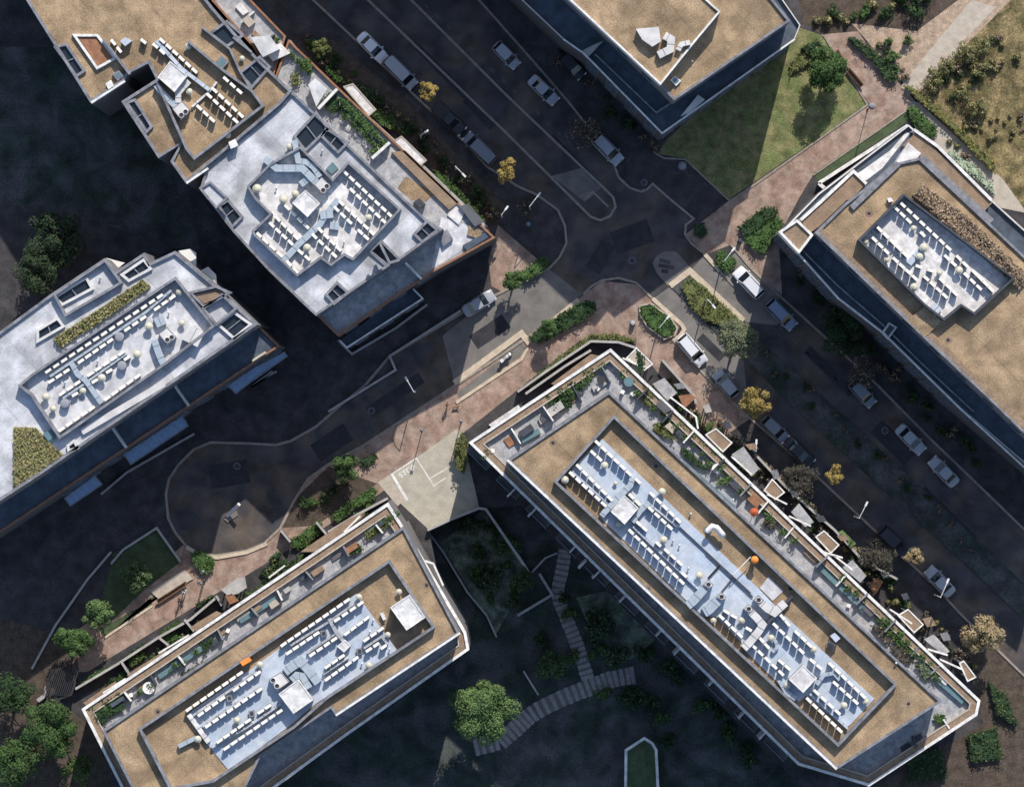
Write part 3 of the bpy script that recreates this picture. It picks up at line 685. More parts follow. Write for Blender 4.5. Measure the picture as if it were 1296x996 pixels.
def rows(bname, z, lines, grp):
    for ri, segs in enumerate(lines):
        pts = []
        for s_ in segs:
            fr, x0, y0, x1, y1, n = s_
            a_, b_ = q(fr, x0, y0, x1, y1)
            ang = math.atan2(-(b_[1]-a_[1]), b_[0]-a_[0]) if n > 1 else None
            for k in range(n):
                t = k/max(1, n-1); pts.append((a_[0]+(b_[0]-a_[0])*t, a_[1]+(b_[1]-a_[1])*t, ang))
        base = next((p[2] for p in pts if p[2] is not None), None)
        if base is None: base = R(-43) if bname[1] else R(31)
        pts.sort(key=lambda p: p[0])
        for i, p in enumerate(pts):
            if len(pts) == 1: lab = 'lone pale air conditioner, row %s from top, %s' % (NUM[ri+1], bname[0])
            else: lab = '%s pale air conditioner from left, %s row down, %s' % (NUM[i+1], NUM[ri+1], bname[0])
            a_ = p[2] if p[2] is not None else base
            if math.cos(a_) < 0: a_ += math.pi
            place_unit(p[:2], z, a_, lab, grp, .85 if 'stepped' in grp else .75 if 'grassy' in grp else .95)
rows(('long roof with orange lamp', 1), 20.12, [
    [('a',530,165,845,468,6),('a',937,548,937,548,1)], [('a',485,265,545,320,2)], [('a',340,405,655,722,6)], [('a',270,480,592,780,6)],
    [('a',870,700,935,765,2)], [('a',1080,685,1341,941,5)], [('b',270,35,460,215,4)], [('b',150,180,205,230,2)], [('b',345,385,345,385,1),('b',430,455,560,575,3),('b',605,695,605,695,1)],
    [('b',70,262,580,765,9)], [('c',235,590,310,635,2),('c',460,765,460,765,1)], [('c',185,645,370,825,4)], [('c',800,645,850,705,2),('d',312,8,435,125,3)],
    [('d',92,-67,355,190,5)], [('d',-50,75,7,138,2)], [('d',-127,143,150,410,5)], [('d',150,300,215,355,2)], [('d',465,290,535,350,2)],
    [('d',655,330,975,640,6)], [('d',700,520,900,700,4)], [('d',505,605,720,805,4)], [('d',430,685,740,985,6)]], 'air conditioners on the long gravel roof')
rows(('roof with large white box', 0), 20.12, [
    [('f',70,600,708,160,10)], [('f',610,350,845,190,4)], [('f',125,680,400,495,5)], [('f',710,485,905,340,4)], [('f',360,700,580,550,4)], [('f',905,550,1050,450,3)],
    [('f',515,820,655,725,3)], [('f',930,655,1005,605,2),('f',1080,625,1080,625,1)], [('f',515,945,795,745,5)],
    [('e',665,258,150,615,8)], [('e',845,255,625,410,4)], [('e',485,510,270,665,4)], [('e',860,425,345,780,8)], [('e',950,590,875,640,2)], [('e',745,735,460,935,5)], [('e',1065,640,530,1005,8)]],
    'air conditioners on the wide blue roof deck')
rows(('central stepped white roof', 1), 20.1, [
    [('h',455,310,905,735,8)], [('h',525,490,845,800,6)], [('h',415,615,725,915,6)], [('h',365,675,495,800,3),('h',605,905,665,960,2)],
    [('i',345,100,540,290,4)], [('i',680,330,865,515,4)], [('i',250,215,435,400,4)], [('i',620,390,820,580,4)], [('i',190,275,380,455,4)], [('i',480,550,550,610,2)],
    [('i',60,375,275,575,4),('i',365,665,435,740,2)]], 'air conditioners on the stepped white roof')
rows(('roof with grassy strip', 0), 22.1, [
    [('k',575,200,-554,1104-154,15)], [('k',700,210,545,320,3)], [('k',405,420,245,530,3),('j',725,250,430,455,5),('j',285,555,130,655,3)],
    [('j',840,375,525,585,5),('j',395,675,240,780,3)], [('j',895,425,895,425,1),('j',715,555,715,555,1),('j',570,655,570,655,1),('j',370,790,370,790,1)],
    [('j',1000,610,695,830,5),('p',540,375,235,585,5)]], 'air conditioners on the roof with grassy strips')
rows(('roof with brown shrubs', 1), 20.1, [
    [('l',500,235,960,670,8),('l',1065,770,1130,835,2),('m',1030,500,1220,690,4)], [('l',435,275,560,395,3),('l',700,530,700,530,1)], [('l',945,765,1015,830,2),('m',935,530,1080,670,3)],
    [('l',265,480,525,735,5),('m',390,430,525,475,2)], [('l',215,585,335,705,3),('l',425,790,620,970,4)], [('m',655,590,805,735,3)], [('m',475,565,690,765,4)]], 'air conditioners inside the dark enclosure')
rows(('gravel roof at top left', 1), 20.3, [
    [('n',600,95,925,395,6)], [('n',410,100,410,100,1),('n',530,145,600,205,2)], [('o',685,165,820,285,3)], [('o',570,275,835,525,5)], [('o',515,330,780,580,5)], [('o',415,450,545,570,3)], [('n',105,110,165,185,2)]],
    'air conditioners on the top left gravel roof')

# round roof ventilators
def make_cowl():
    t = thing('roof_ventilator', '', 'roof vent', (0,0,0))
    MB().lathe((0,0,0), [(.38,0),(.3,.1),(.3,.7)], 14).build('stack', 'tank_grey', t, True)
    MB().lathe((0,0,0), [(.34,.70),(.5,.76),(.5,.84),(.40,.90),(.36,.92),(.28,1.02),(.1,1.08),(.03,1.09)], 16).build('cap', 'cream', t)
    MB().lathe((0,0,0), [(.515,.765),(.53,.78),(.53,.83),(.515,.845)], 16).build('rim', 'tank_grey', t)
    return t
def make_tank():
    t = thing('roof_tank', '', 'tank', (0,0,0))
    MB().lathe((0,0,0), [(.62,0),(.64,.9),(.60,1.0)], 16).build('shell', 'tank_grey', t)
    MB().lathe((0,0,1.0), [(.6,0),(.35,.06),(.1,.08)], 16).build('lid', 'tank_grey', t)
    return t
CO = make_cowl(); TK = make_tank(); used = {}
def place(proto, px, z, top, label, grp, s=1.0, rz=None):
    if used.get(proto.name): t = copy_tree(proto)
    else: t = proto; used[proto.name] = 1
    s *= .88; w = W(px, z+top); t.location = (w.x, w.y, z); t.scale = (s, s, s)
    t.rotation_euler.z = rnd.uniform(0, 6) if rz is None else rz
    t['label'] = label
    if grp: t['group'] = grp
    return t
for grp, z, lst in (
    ('roof vents on the long gravel roof', 20.1, [('a',600,390,'between the first two air conditioner rows',1),('a',710,570,'small one on open blue deck near the west penthouse',.6),('a',200,535,'in the west corner of the plant well',1),
        ('a',1180,655,'on the gravel strip edge east of the west penthouse',1),('b',400,345,'beside three small pipes on open deck',1.05),('b',760,705,'beside the first fan duct',1),('a',740,985,'at the south side of the west penthouse',.8),
        ('c',390,680,'inside the bend of the curved ducts',.9),('c',105,680,'on the tan strip below the curved ducts',.8),('d',50,60,'inside a small curved duct',.95),('d',480,175,'at the east end of a unit row mid deck',.95),
        ('d',215,540,'on the corner below the square penthouse',.9),('d',785,740,'in the middle of the last plant bay',.95),('d',1005,700,'at the far south east end of the deck',.9)]),
    ('roof vents on the wide blue deck', 20.1, [('e',865,170,'at the north edge beside the orange cabinet',.95),('e',635,730,'between two rows in the western half',.95),('e',240,920,'on the gravel at the western deck corner',.95),
        ('f',830,125,'at the north corner of the deck',.9),('f',930,815,'near the south east screen wall',.95),('f',1235,70,'on the gravel beside the large white box',.8),('f',1120,505,'at the eastern deck edge',.8)]),
    ('roof vents on the stepped white roof', 20.1, [('g',200,230,'large pale one by the west corner of the screen',1.25),('g',465,340,'west of the square penthouse',1.15),('g',585,280,'touching the penthouse north west side',1.0),('g',705,825,'beside the long diagonal duct',1.05),
        ('h',690,760,'between the eastern unit rows',.9),('F',410,585,'B',0),('B',105,580,'on the terrace by the upper light well',.9),('B',130,615,'second one by the upper light well',.9)]),
    ('roof vents on the roof with grassy strips', 22.1, [('j',1115,105,'north one beside a louvred duct',1.15),('j',995,385,'on open floor west of the big duct',1.15),('j',640,625,'at the lower end of a short row',1.1),('j',450,755,'beside the long straight duct',.9),
        ('j',75,815,'at the west screen wall',1.1),('j',150,935,'near the south west end',.9),('k',770,155,'in the north corner of the enclosure',.9),('k',795,470,'between fan box and north east wall',.9)]),
    ('white roof vents inside the dark enclosure', 20.1, [('l',610,470,'near the north row',.8),('l',125,605,'at the west corner',.8),('l',340,785,'among the southern units',.8),('l',715,665,'north one of the central pair',1.2),('l',670,755,'south one of the central pair',1.0),
        ('l',870,920,'alone on the open floor',.8),('l',1070,895,'below a pair of units in the east',1.1),('m',340,665,'at the south edge of the enclosure',1.1)]),
    ('roof vents on the top left gravel roof', 20.3, [('n',860,150,'near the north screen wall',.9),('n',870,605,'beside the bent duct',.9),('o',700,725,'in the south corner',.9),('A',1060,135,'outside the screen near the glass skylight',.7),('o',1080,700,'L',0)])):
    for fr, x, y, d_, s_ in lst:
        if s_ == 0: continue
        place(CO, q(fr, x, y), z, 1.1*s_, 'round roof vent '+d_+', '+('long' if 'long' in grp else 'blue deck' if 'blue' in grp else 'stepped' if 'stepped' in grp else 'grassy' if 'grassy' in grp else 'enclosure' if 'dark' in grp else 'top left')+' roof', grp, s_)
for x, y, d_ in ((820,210,'north'),(845,500,'middle'),(270,880,'south west')):
    place(TK, q('j',x,y), 22.1, 1.0, 'squat round grey tank, %s one of three on the roof with grassy strips' % d_, 'round grey tanks on the roof with grassy strips')

# ducts, trays, fan boxes
def duct(label, pts, z, w=.8, h=.6, m='duct', cat='duct', name='duct', legs=True, closed=False):
    """pts are seen at the duct's top"""
    P = WW(pts, z+h); b0 = (P[0].x, P[0].y, z)
    t = thing(name, label, cat, b0)
    MB().ribbon(P, w, z+.12, z+h).build('casing', m, t)
    # flange rings every couple of metres
    fl = MB()
    for i in range(len(P)-1):
        d = P[i+1]-P[i]; n = max(1, int(d.length/1.3)); a_ = math.atan2(d.y, d.x)
        for k in range(n):
            c = P[i]+d*((k+.5)/n); fl.box((c.x, c.y, z+.12+(h-.12)/2), (.06, w+.09, h-.06), a_)
    fl.build('flange', 'steel' if m != 'grey_trim' else 'dark_steel', t)
    return t
duct('long straight grey duct crossing the stepped white roof diagonally', q('g',470,960,620,790,830,600,900,490,1020,340), 20.1, .75, .8)
duct('curved grey duct sweeping past the north corner of the stepped roof', q('h',-60,-20,-20,190,60,200,130,250,200,350), 20.1, .7, 1.0)
duct('short duct beside the twin fan box on the stepped roof', q('g',640,190,720,130), 20.1, .8, .8)
duct('flat duct with box end between rows on the stepped roof', q('h',200,740,330,720), 20.1, 1.0, .9)
duct('short grey duct east of the diagonal duct on the stepped roof', q('h',300,840,390,850), 20.1, .9, .6)
duct('bent duct along the open west side of the stepped roof', q('B',-20,640,40,690,170,690,250,770), 20.1, .85, 1.1)
duct('long straight duct crossing the roof with grassy strips', q('j',340,480,400,590,480,650,640,880), 22.1, .6, .8)
duct('cable trough between the two longest rows on the grassy roof', q('j',120,610,1090,-40)+[q('k',690,140)], 22.1, .3, .6)
duct('cable trough between the middle rows on the grassy roof', q('j',250,830,460,690,890,380), 22.1, .28, .6)
duct('wide duct running down from the fan box on the grassy roof', q('k',520,640,560,760,610,880), 22.1, .8, 1.0)
duct('ribbed duct by the north vent on the grassy roof', q('k',530,470,620,430), 22.1, 1.2, .7)
duct('ribbed pale plant unit near the east wall of the grassy roof', q('k',830,560,990,640), 22.1, 1.9, 1.1, 'facade_white')
duct('long pale blue duct crossing the top left roof', q('n',540,95,800,380,1075,590), 20.3, .45, .8, 'deck_blue')
duct('straight duct with grey flanges by the top left courtyard', q('n',540,540,600,620,740,760), 20.3, .75, .9)
duct('bent white duct joining the fan box on the top left roof', q('n',870,500,760,620,760,720), 20.3, .7, 1.0, 'facade_white')
duct('thin cable tray branching to the units on the top left roof', q('n',900,760,1080,600,1150,510), 20.3, .25, .5, 'facade_white')
duct('duct along the west penthouse of the long roof', q('a',880,520,860,590,600,860,570,900), 20.1, .7, .9)
duct('tapering duct east of the west penthouse on the long roof', q('a',1050,760,960,850,880,960), 20.1, .6, .8)
duct('cable trough between the west rows of the long roof', q('a',270,450,640,780), 20.1, .22, .6, 'deck_blue')
duct('cable trough between the north rows of the long roof', q('b',250,-20,540,210), 20.1, .25, .55, 'deck_blue')
duct('cable trough beside the longest row of the long roof', q('b',90,210,760,850), 20.1, .25, .5, 'deck_blue')
duct('first fan ended duct west of the curved ducts, long roof', q('b',850,790,700,960,640,1010), 20.1, 1.0, 1.2, 'duct')
duct('second fan ended duct west of the curved ducts, long roof', q('c',185,440,60,570,10,600), 20.1, 1.1, 1.2, 'duct')
duct('inner curved duct ending in a fan, long roof', q('c',450,560,540,650,600,720,560,790,470,900,410,960), 20.1, .9, 1.3, 'facade_white')
duct('outer curved duct ending in a fan, long roof', q('c',555,475,650,560,720,600,830,500), 20.1, .9, 1.3, 'facade_white')
duct('thin duct curling round the last plant bay, long roof', q('d',510,530,580,430,680,410,740,480), 20.1, .45, .7, 'duct')
duct('cable trough between the last rows of the long roof', q('d',440,620,820,970), 20.1, .25, .5, 'deck_blue')
duct('small hooked duct west of the last penthouse, long roof', q('d',60,200,110,150,90,80), 20.1, .4, .6)
duct('low duct skirting the south side of the last penthouse', q('d',130,480,210,610,300,670), 20.1, .6, .5)
duct('cable trough by the top row of the blue deck, east half', q('f',140,610,530,370,780,190), 20.1, .28, .6, 'membrane')
duct('crossing duct from the top row to the small box, blue deck', q('f',530,340,610,490,690,580), 20.1, .45, .7, 'membrane')
duct('cable trough by the lowest rows of the blue deck, east half', q('f',470,900,720,730), 20.1, .3, .6, 'membrane')
duct('cable trough by the eastern rows of the blue deck', q('f',880,640,1060,520,1120,600), 20.1, .28, .6, 'membrane')
duct('cable trough by the middle rows of the blue deck, east half', q('f',310,690,600,490), 20.1, .25, .6, 'membrane')
duct('cable trough between the upper western rows of the blue deck', q('e',190,680,840,240), 20.1, .3, .6, 'membrane')
duct('cable trough between the middle western rows of the blue deck', q('e',290,790,860,400), 20.1, .25, .6, 'membrane')
duct('wide pale trunking along the western edge of the blue deck', q('e',150,670,350,950), 20.1, .55, .6, 'deck_pale')
duct('cable trough between the lower western rows of the blue deck', q('e',380,1000,730,800,1080,560), 20.1, .3, .6, 'membrane')
duct('arched grey duct curling round the penthouse of the blue deck', q('f',85,880,150,830,240,770,310,850,420,990), 20.1, 1.0, 1.1, 'duct')
duct('second arch of duct hugging the penthouse of the blue deck', q('f',150,960,200,910,260,920,330,1040), 20.1, .8, 1.1, 'duct')
duct('short duct at the south west end of the blue deck', q('M',740,950,830,905), 20.1, .5, .6, 'duct')
duct('short straight duct crossing the enclosure of the brown shrub roof', q('l',560,830,680,690), 20.1, .7, .5, 'deck_blue')
duct('pale service box at the south of the enclosure', q('m',540,880,620,960), 20.1, 1.0, .6, 'deck_blue')
duct('long thin cable tray beside the southern units in the enclosure', q('l',190,490,540,810), 20.1, .25, .3, 'deck_blue')

def fanbox(label, quad, z, h, fans, m='facade_white'):
    P = WW(quad, z+h); c = sum(P, Vector())/4
    t = thing('extractor_fan_unit', label, 'fan unit', (c.x, c.y, z))
    MB().prism(P, z+.1, z+h).build('casing', m, t)
    MB().ribbon(P, .08, z+h-.08, z+h+.03, closed=True, side=1).build('rim', 'grey_trim', t)
    for f_ in fans:
        w = W(f_, z+h+.15)
        o = MB().lathe((w.x, w.y, z+h), [(.33,0),(.33,.16),(.27,.16),(.27,.02)], 16).build('fan_outlet', 'facade_white', t)
        fb = MB(); fb.lathe((w.x, w.y, z+h+.03), [(.26,0),(.26,.01)], 14); fb.build('fan_hole', 'dark_steel', o)
    return t
fanbox('white box with two dark round fans on the stepped white roof', q('g',855,110,945,205,870,290,775,190), 20.1, 1.2, q('g',905,207,868,248))
fanbox('white box with two dark fans beside the blue deck penthouse', q('e',960,310,1080,240,1165,340,1040,430), 20.1, 1.2, q('e',1000,325,1040,382))
fanbox('white box with two rust stained fans on the grassy strip roof', q('k',650,510,740,610,650,690,560,580), 22.1, 1.2, q('k',695,615,650,640))
fanbox('white box with two fans on the top left gravel roof', q('n',800,700,880,790,785,890,700,780), 20.3, 1.2, q('n',835,812,792,845))
for i, (fr, x, y, d_) in enumerate((('b',850,795,'first white fan box from the west on the long roof'),('c',185,440,'second white fan box from the west on the long roof'),('c',460,562,'white fan box heading the inner curved duct on the long roof'),('c',560,472,'white fan box heading the outer curved duct on the long roof'))):
    p_ = q(fr, x, y); r_ = 6.5
    fanbox(d_, [(p_[0]-r_*.05, p_[1]-r_), (p_[0]+r_, p_[1]+r_*.05), (p_[0], p_[1]+r_), (p_[0]-r_, p_[1])], 20.12, 1.36, [p_])
def hatchbox(label, quad, z, h, m, cat='cabinet', name='equipment_cabinet', m2='grey_trim'):
    P = WW(quad, z+h); c = sum(P, Vector())/len(P)
    t = thing(name, label, cat, (c.x, c.y, z)); MB().prism(P, z, z+h-.06).build('body', m, t); MB().prism(inset(P, -.05), z+h-.06, z+h).build('lid', m, t)
    return t
hatchbox('orange equipment cabinet on the screen wall of the blue deck', q('e',670,140,755,90,780,125,695,175), 20.1, 1.4, 'orange')
for fr, x, y, d_ in (('e',560,505,'west one on blue deck between unit rows'),('e',785,660,'second from west on blue deck'),('f',475,490,'north east one on blue deck'),('f',835,670,'east one on blue deck beside a dark line')):
    p_ = q(fr, x, y); P4 = [(p_[0]-3.5, p_[1]-3),(p_[0]+2.5, p_[1]-4),(p_[0]+4, p_[1]+2.5),(p_[0]-2.5, p_[1]+4)]
    t = hatchbox('small dark square roof vent, '+d_, P4, 20.1, .5, 'grey_trim', 'vent box', 'vent_box'); MB().prism(inset(WW(P4, 20.62), .12), 20.6, 20.64).build('grille', 'dark_steel', t)
hatchbox('small pale box on gravel beside the large white roof box', q('f',1045,290,1075,280,1100,340,1080,355), 20, .6, 'deck_pale')
hatchbox('small white box on the gravel near the west skylight, top left roof', q('A',375,265,400,248,412,275,388,290), 20.3, .7, 'white_trim')
hatchbox('white box straddling the ledge between tan and white roofs', q('A',995,560,1025,545,1040,575,1005,590), 20.3, .9, 'white_trim')
duct('bent white duct on the upper roof of the corner block', q('C',770,120,830,90,835,40,800,20), 22.31, .9, .9, 'facade_white')
duct('curved white duct end at the upper roof edge of the corner block', q('C',870,95,885,65,930,55), 22.31, .6, .7, 'facade_white')
hatchbox('white plant box at the top of the corner block upper roof', q('C',660,-10,770,-20,780,50,740,75,690,40), 22.31, 1.1, 'facade_white')
hatchbox('small white box near the corner of the dark enclosure', q('l',345,170,380,165,400,195,360,205), 20, .6, 'white_trim')
hatchbox('blue topped plant box at the top left roof edge', q('n',180,100,230,65,290,95,225,145), 20.3, 1.2, 'deck_blue')
hatchbox('greenish glass box on the grass at the far left edge', q('I',60,195,95,175,120,215,85,235), 22, .5, 'glass_teal')
# orange lamp on an arm
p_ = q('c',520,68); w = W(p_, 21.8)
t = thing('warning_lamp', 'round orange lamp on a thin white arm above the long gravel roof', 'lamp', (w.x, w.y, 20.02))
MB().tube([(w.x, w.y, 20.02), (w.x, w.y, 21.5)], .3, 10).build('post', 'dark_steel', t); MB().lathe((w.x, w.y, 21.45), [(.4,0),(.48,.12),(.42,.3),(.2,.42),(.05,.45)], 16).build('lamp_globe', 'orange', t, True)
a_, b_ = WW(q('c',480,35,300,220), 21.4); MB().tube([a_, b_, (b_.x, b_.y, 20.1)], .06, 6).build('arm', 'white_trim', t)
# goose neck
P = WW(q('b',850,250,890,205,930,220,990,290), 21.3)
t = thing('gooseneck_vent', 'bent white gooseneck vent on the gravel strip of the long roof', 'roof vent', (P[0].x, P[0].y, 20.02))
MB().tube([(P[0].x, P[0].y, 20.02), P[0], P[1], P[2], P[3], P[3]+Vector((.1,-.1,-.3))], .38, 12).build('pipe', 'deck_pale', t, True)
MB().lathe((P[0].x, P[0].y, 20.02), [(.55,0),(.5,.12)], 14).build('flashing', 'grey_trim', t)
# small vent pipes
VP = thing('vent_pipe', '', 'vent pipe', (0,0,0)); MB().tube([(0,0,0),(0,0,.55)], .07, 8).build('pipe', 'duct', VP); MB().lathe((0,0,.5), [(.16,0),(.16,.07),(.05,.12)], 10).build('cap', 'duct', VP)
for fr, x, y, z, d_ in (('b',495,350,20.12,'upper one of a pair on the open blue deck, long roof'),('b',560,400,20.12,'lower one of a pair on the open blue deck, long roof'),('b',650,630,20.12,'by the end of the longest row, long roof'),('b',672,80,20.02,'on the gravel strip, long roof'),
        ('f',975,355,20.12,'north east one on blue deck'),('f',940,470,20.12,'middle one on blue deck'),('f',1140,650,20.12,'easternmost on blue deck'),('f',860,795,20.12,'south one on blue deck'),('g',395,225,20.1,'alone on pale floor of stepped roof'),
        ('i',920,450,20.1,'east part of stepped roof'),('B',270,600,20,'by the north light well of stepped roof'),('j',600,455,22.1,'between rows on grassy strip roof'),('j',270,670,22.1,'west part of grassy strip roof'),('k',665,365,22.1,'north part of grassy strip roof'),
        ('E',345,325,22,'on the white patch atop the grassy roof'),('C',940,150,20,'on gravel of the top right corner block'),('b',1100,-60,20,'on the gravel ring of the long roof'),('Q',790,530,20,'on the outer gravel of the long roof')):
    place(VP, q(fr, x, y), z, .55, 'thin capped vent pipe '+d_, 'thin vent pipes on the roofs', 1.0)
p_ = q('d',690,60); P4 = q('d',650,40,690,10,740,60,700,95)
t = hatchbox('pale raised access hatch with ladder on the long gravel roof', P4, 20.02, 1.5, 'deck_blue', 'access hatch', 'access_hatch')
a_, b_ = WW(q('d',640,90,690,130), 21.3); e_, f_ = WW(q('d',600,130,660,190), 20.05); l_ = MB().tube([a_, e_], .05, 5).tube([b_, f_], .05, 5)
for k in range(5): l_.tube([a_+(e_-a_)*k/5, b_+(f_-b_)*k/5], .035, 5)
l_.build('ladder', 'steel', t)

# roof planting
def scatter(mb, fn, n, s0, s1, flat=.5):
    for _ in range(n):
        p = fn()
        if p is None: continue
        s = rnd.uniform(s0, s1); a = rnd.uniform(0, 6.28); ti = rnd.uniform(-1, 1)*flat
        u = Vector((math.cos(a), math.sin(a), rnd.uniform(-.5,.5)*flat)); v = Vector((-math.sin(a), math.cos(a), ti))
        if rnd.random() < .3: v = Vector((v.x*.4, v.y*.4, 1))
        mb.add([p-u*s-v*s*.3, p+u*s*.1-v*s*.6, p+u*s+v*s*.2, p-u*s*.1+v*s*.7], [(0,1,2,3)], rnd.randrange(2) if rnd.random() < .35 else 0)
def polyfn(pts, z0, z1, bumps=True):
    xs = [p[0] for p in pts]; ys = [p[1] for p in pts]; ph = rnd.uniform(0, 9)
    def f():
        for _ in range(30):
            x = rnd.uniform(min(xs), max(xs)); y = rnd.uniform(min(ys), max(ys))
            if inside((x, y), pts):
                hh = .75+.25*math.sin(x*2.3+ph)*math.cos(y*2.1-ph)
                return Vector((x, y, z0+(z1-z0)*hh*math.sqrt(rnd.random())))
    return f
def area(pts): return abs(sum(pts[i-1][0]*pts[i][1]-pts[i][0]*pts[i-1][1] for i in range(len(pts))))/2
def hedge(label, poly, h=1.1, z=0, m='leaf_green', m2='leaf_light', name='hedge', cat='hedge', dens=55, s=.13, grp=None, box=None, round_=False):
    P = WW(poly, z+h*.8); c = sum(P, Vector())/len(P)
    t = thing(name, label, cat, (c.x, c.y, z), 0, grp)
    A = area(P); mb = MB()
    core = inset(P, .18)
    mb.prism(core, z+.02, z+h*.62, 0)
    sm = inset(P, -.05)
    scatter(mb, polyfn(sm, z+h*.15, z+h*1.05), int(A*dens*(1.2 if A < 8 else 1)), s*.7, s*1.4, .6)
    mb.build('foliage', [m, m2], t)
    if box:
        MB().ribbon(WW(poly, z+.4), .2, z, z+.4, closed=True, side=-1).build('planter_box', box, t)
    return t
mb = MB(); sc = q('E',110,630,330,490,560,335,600,372,360,540,145,680)
P = WW(sc, 22.35); struct(MB().prism(P, 22.02, 22.3).build('roof_soil', 'grass_roof'), 'structure')
scatter(mb, polyfn(P, 22.2, 22.8), 1500, .06, .2, .8); struct(mb.build('roof_grass', ['leaf_straw','leaf_tan']), 'stuff')
mb = MB(); P = WW([(20,540),(48,541),(70,565),(83,575),(50,598),(20,617)], 20.35); MB().ribbon(P, .15, 20.0, 20.45, closed=True).build('planter_edge', 'white_trim', b4)
struct(MB().prism(P, 22.02, 22.3).build('roof_soil', 'grass_roof'), 'structure')
scatter(mb, polyfn(P, 22.2, 22.7), 1500, .06, .18, .8); struct(mb.build('roof_grass', ['leaf_straw','leaf_tan']), 'stuff')
P = WW([(1167,232),(1155,247),(1210,297),(1290,366),(1302,350),(1225,275)], 20.5); MB().prism(P, 20.02, 20.25).build('planter_bed', 'grass_roof', b7)
mb = MB(); scatter(mb, polyfn(P, 20.2, 21.3), 5200, .08, .2, .7); struct(mb.build('roof_shrubs', ['leaf_brown','leaf_tan']), 'stuff')
# ---------------------------------------------------------------- trees
def tree(label, px, r, h, m='leaf_green', m2='leaf_light', n=None, dens=1.0, grp=None, squash=.8, bare=False, lean=None, cat='tree', name='tree', z=0):
    """px = crown centre seen from above, r in survey units"""
    rr = 1.14*r/K*(H-z-h*.8)/H; w = W(px, z+h*.72); t = thing(name, label, cat, (w.x, w.y, z), 0, grp); zz = Vector((0, 0, z))
    zc = h-rr*squash*.95; zc = max(zc, rr*squash*.8)
    mb = MB(); bz = max(.3, zc-rr*.5)
    mb.tube([(w.x, w.y, 0), (w.x+rnd.uniform(-.06,.06), w.y, bz*.6), (w.x+rnd.uniform(-.1,.1), w.y+rnd.uniform(-.1,.1), bz+.3)], .07+rr*.055, 8, r2=.04+rr*.03)
    limbs = []
    for k in range(9 if not bare else 16):
        a = k*2.4+rnd.uniform(-.4,.4); e = rnd.uniform(.15, 1.1); L_ = rr*rnd.uniform(.6,.95)
        s0 = Vector((w.x, w.y, bz*rnd.uniform(.7,1.05)))
        e1 = s0+Vector((math.cos(a)*math.cos(e), math.sin(a)*math.cos(e), math.sin(e)))*L_
        md = (s0+e1)/2+Vector((rnd.uniform(-.1,.1), rnd.uniform(-.1,.1), .1*rr))
        mb.tube([s0, md, e1], .03+rr*.018, 5, r2=.015); limbs.append((md, e1))
        if bare:
            for _ in range(3): mb.tube([md+(e1-md)*rnd.random(), e1+Vector((rnd.uniform(-.6,.6), rnd.uniform(-.6,.6), rnd.uniform(-.1,.5)))*rr*.5], .02, 4, r2=.008)
    mb.v = [v+zz for v in mb.v]; mb.build('trunk', 'bark', t)
    cl = []
    nb = int(9+rr*7)
    for k in range(nb):
        u = Vector((rnd.gauss(0,1), rnd.gauss(0,1), rnd.gauss(.25,.8))).normalized()*rnd.uniform(.35,.86)
        cl.append((Vector((w.x+u.x*rr, w.y+u.y*rr, zc+u.z*rr*squash)), rr*rnd.uniform(.2,.36)))
    fb = MB(); tot = int((420+rr*rr*520)*dens) if n is None else n
    for _ in range(tot):
        c, cr = cl[rnd.randrange(nb)]
        u = Vector((rnd.gauss(0,1), rnd.gauss(0,1), rnd.gauss(.2,1))).normalized()
        p = c+u*cr*rnd.uniform(.75,1.08)
        s = rnd.uniform(.05,.11)*(1+rr*.12)
        nn = (u+Vector((rnd.uniform(-.6,.6), rnd.uniform(-.6,.6), rnd.uniform(-.2,.8)))).normalized()
        a_ = nn.cross(Vector((rnd.uniform(-1,1), rnd.uniform(-1,1), .3))).normalized(); b_ = nn.cross(a_)
        fb.add([p-a_*s*1.3, p-b_*s*.7, p+a_*s*1.3, p+b_*s*.7], [(0,1,2,3)], 1 if rnd.random() < .22 else 0)
    fb.v = [v+zz for v in fb.v]; fb.build('crown', [m, m2], t)
    return t
tree('small round yellow tree, first from top along the street kerb', (541,118), 12, 9, 'leaf_yellow', 'leaf_olive', dens=1.6)
tree('round golden tree on the kerb opposite the median tip', (643,218), 14, 8, 'leaf_yellow', 'leaf_olive', dens=1.6)
tree('dense green tree casting a large shadow on the lawn corner', (1048,88), 25, 6.5, 'leaf_green', 'leaf_dark', dens=1.7)
tree('bright green round tree between cul de sac and parking bay', (438,590), 18, 5.2, 'leaf_green', 'leaf_light', dens=1.7)
tree('olive yellow tree beside the white parked cars', (957,508), 20, 6.5, 'leaf_yellow', 'leaf_olive', dens=1.5)
tree('airy grey green tree at the end of the planted median', (934,428), 27, 7.5, 'leaf_sage', 'leaf_olive', dens=.9)
tree('small yellow kerb tree near the red road mark', (1057,601), 11, 6.0, 'leaf_yellow', 'leaf_olive', dens=1.4)
tree('pale brown tree beside the dark car with bright bonnet', (1157,703), 13, 5.0, 'leaf_tan', 'leaf_yellow', dens=1.4)
tree('large yellow brown tree at the right edge of the street', (1246,806), 25, 7.0, 'leaf_tan', 'leaf_yellow', dens=1.2)
tree('green tree with pale tips, upper of two beside the lawn', (124,774), 20, 6.0, 'leaf_light', 'leaf_green', dens=1.5)
tree('green tree with a white spot, lower of two beside the lawn', (92,813), 23, 6.0, 'leaf_green', 'leaf_light', dens=1.6)
tree('large bright green tree standing in the shaded courtyard', (612,902), 37, 12.0, 'leaf_light', 'leaf_green', dens=1.7, z=ZC)
tree('dark green tree at the bottom left corner', (66,922), 34, 9.0, 'leaf_green', 'leaf_dark', dens=1.4)
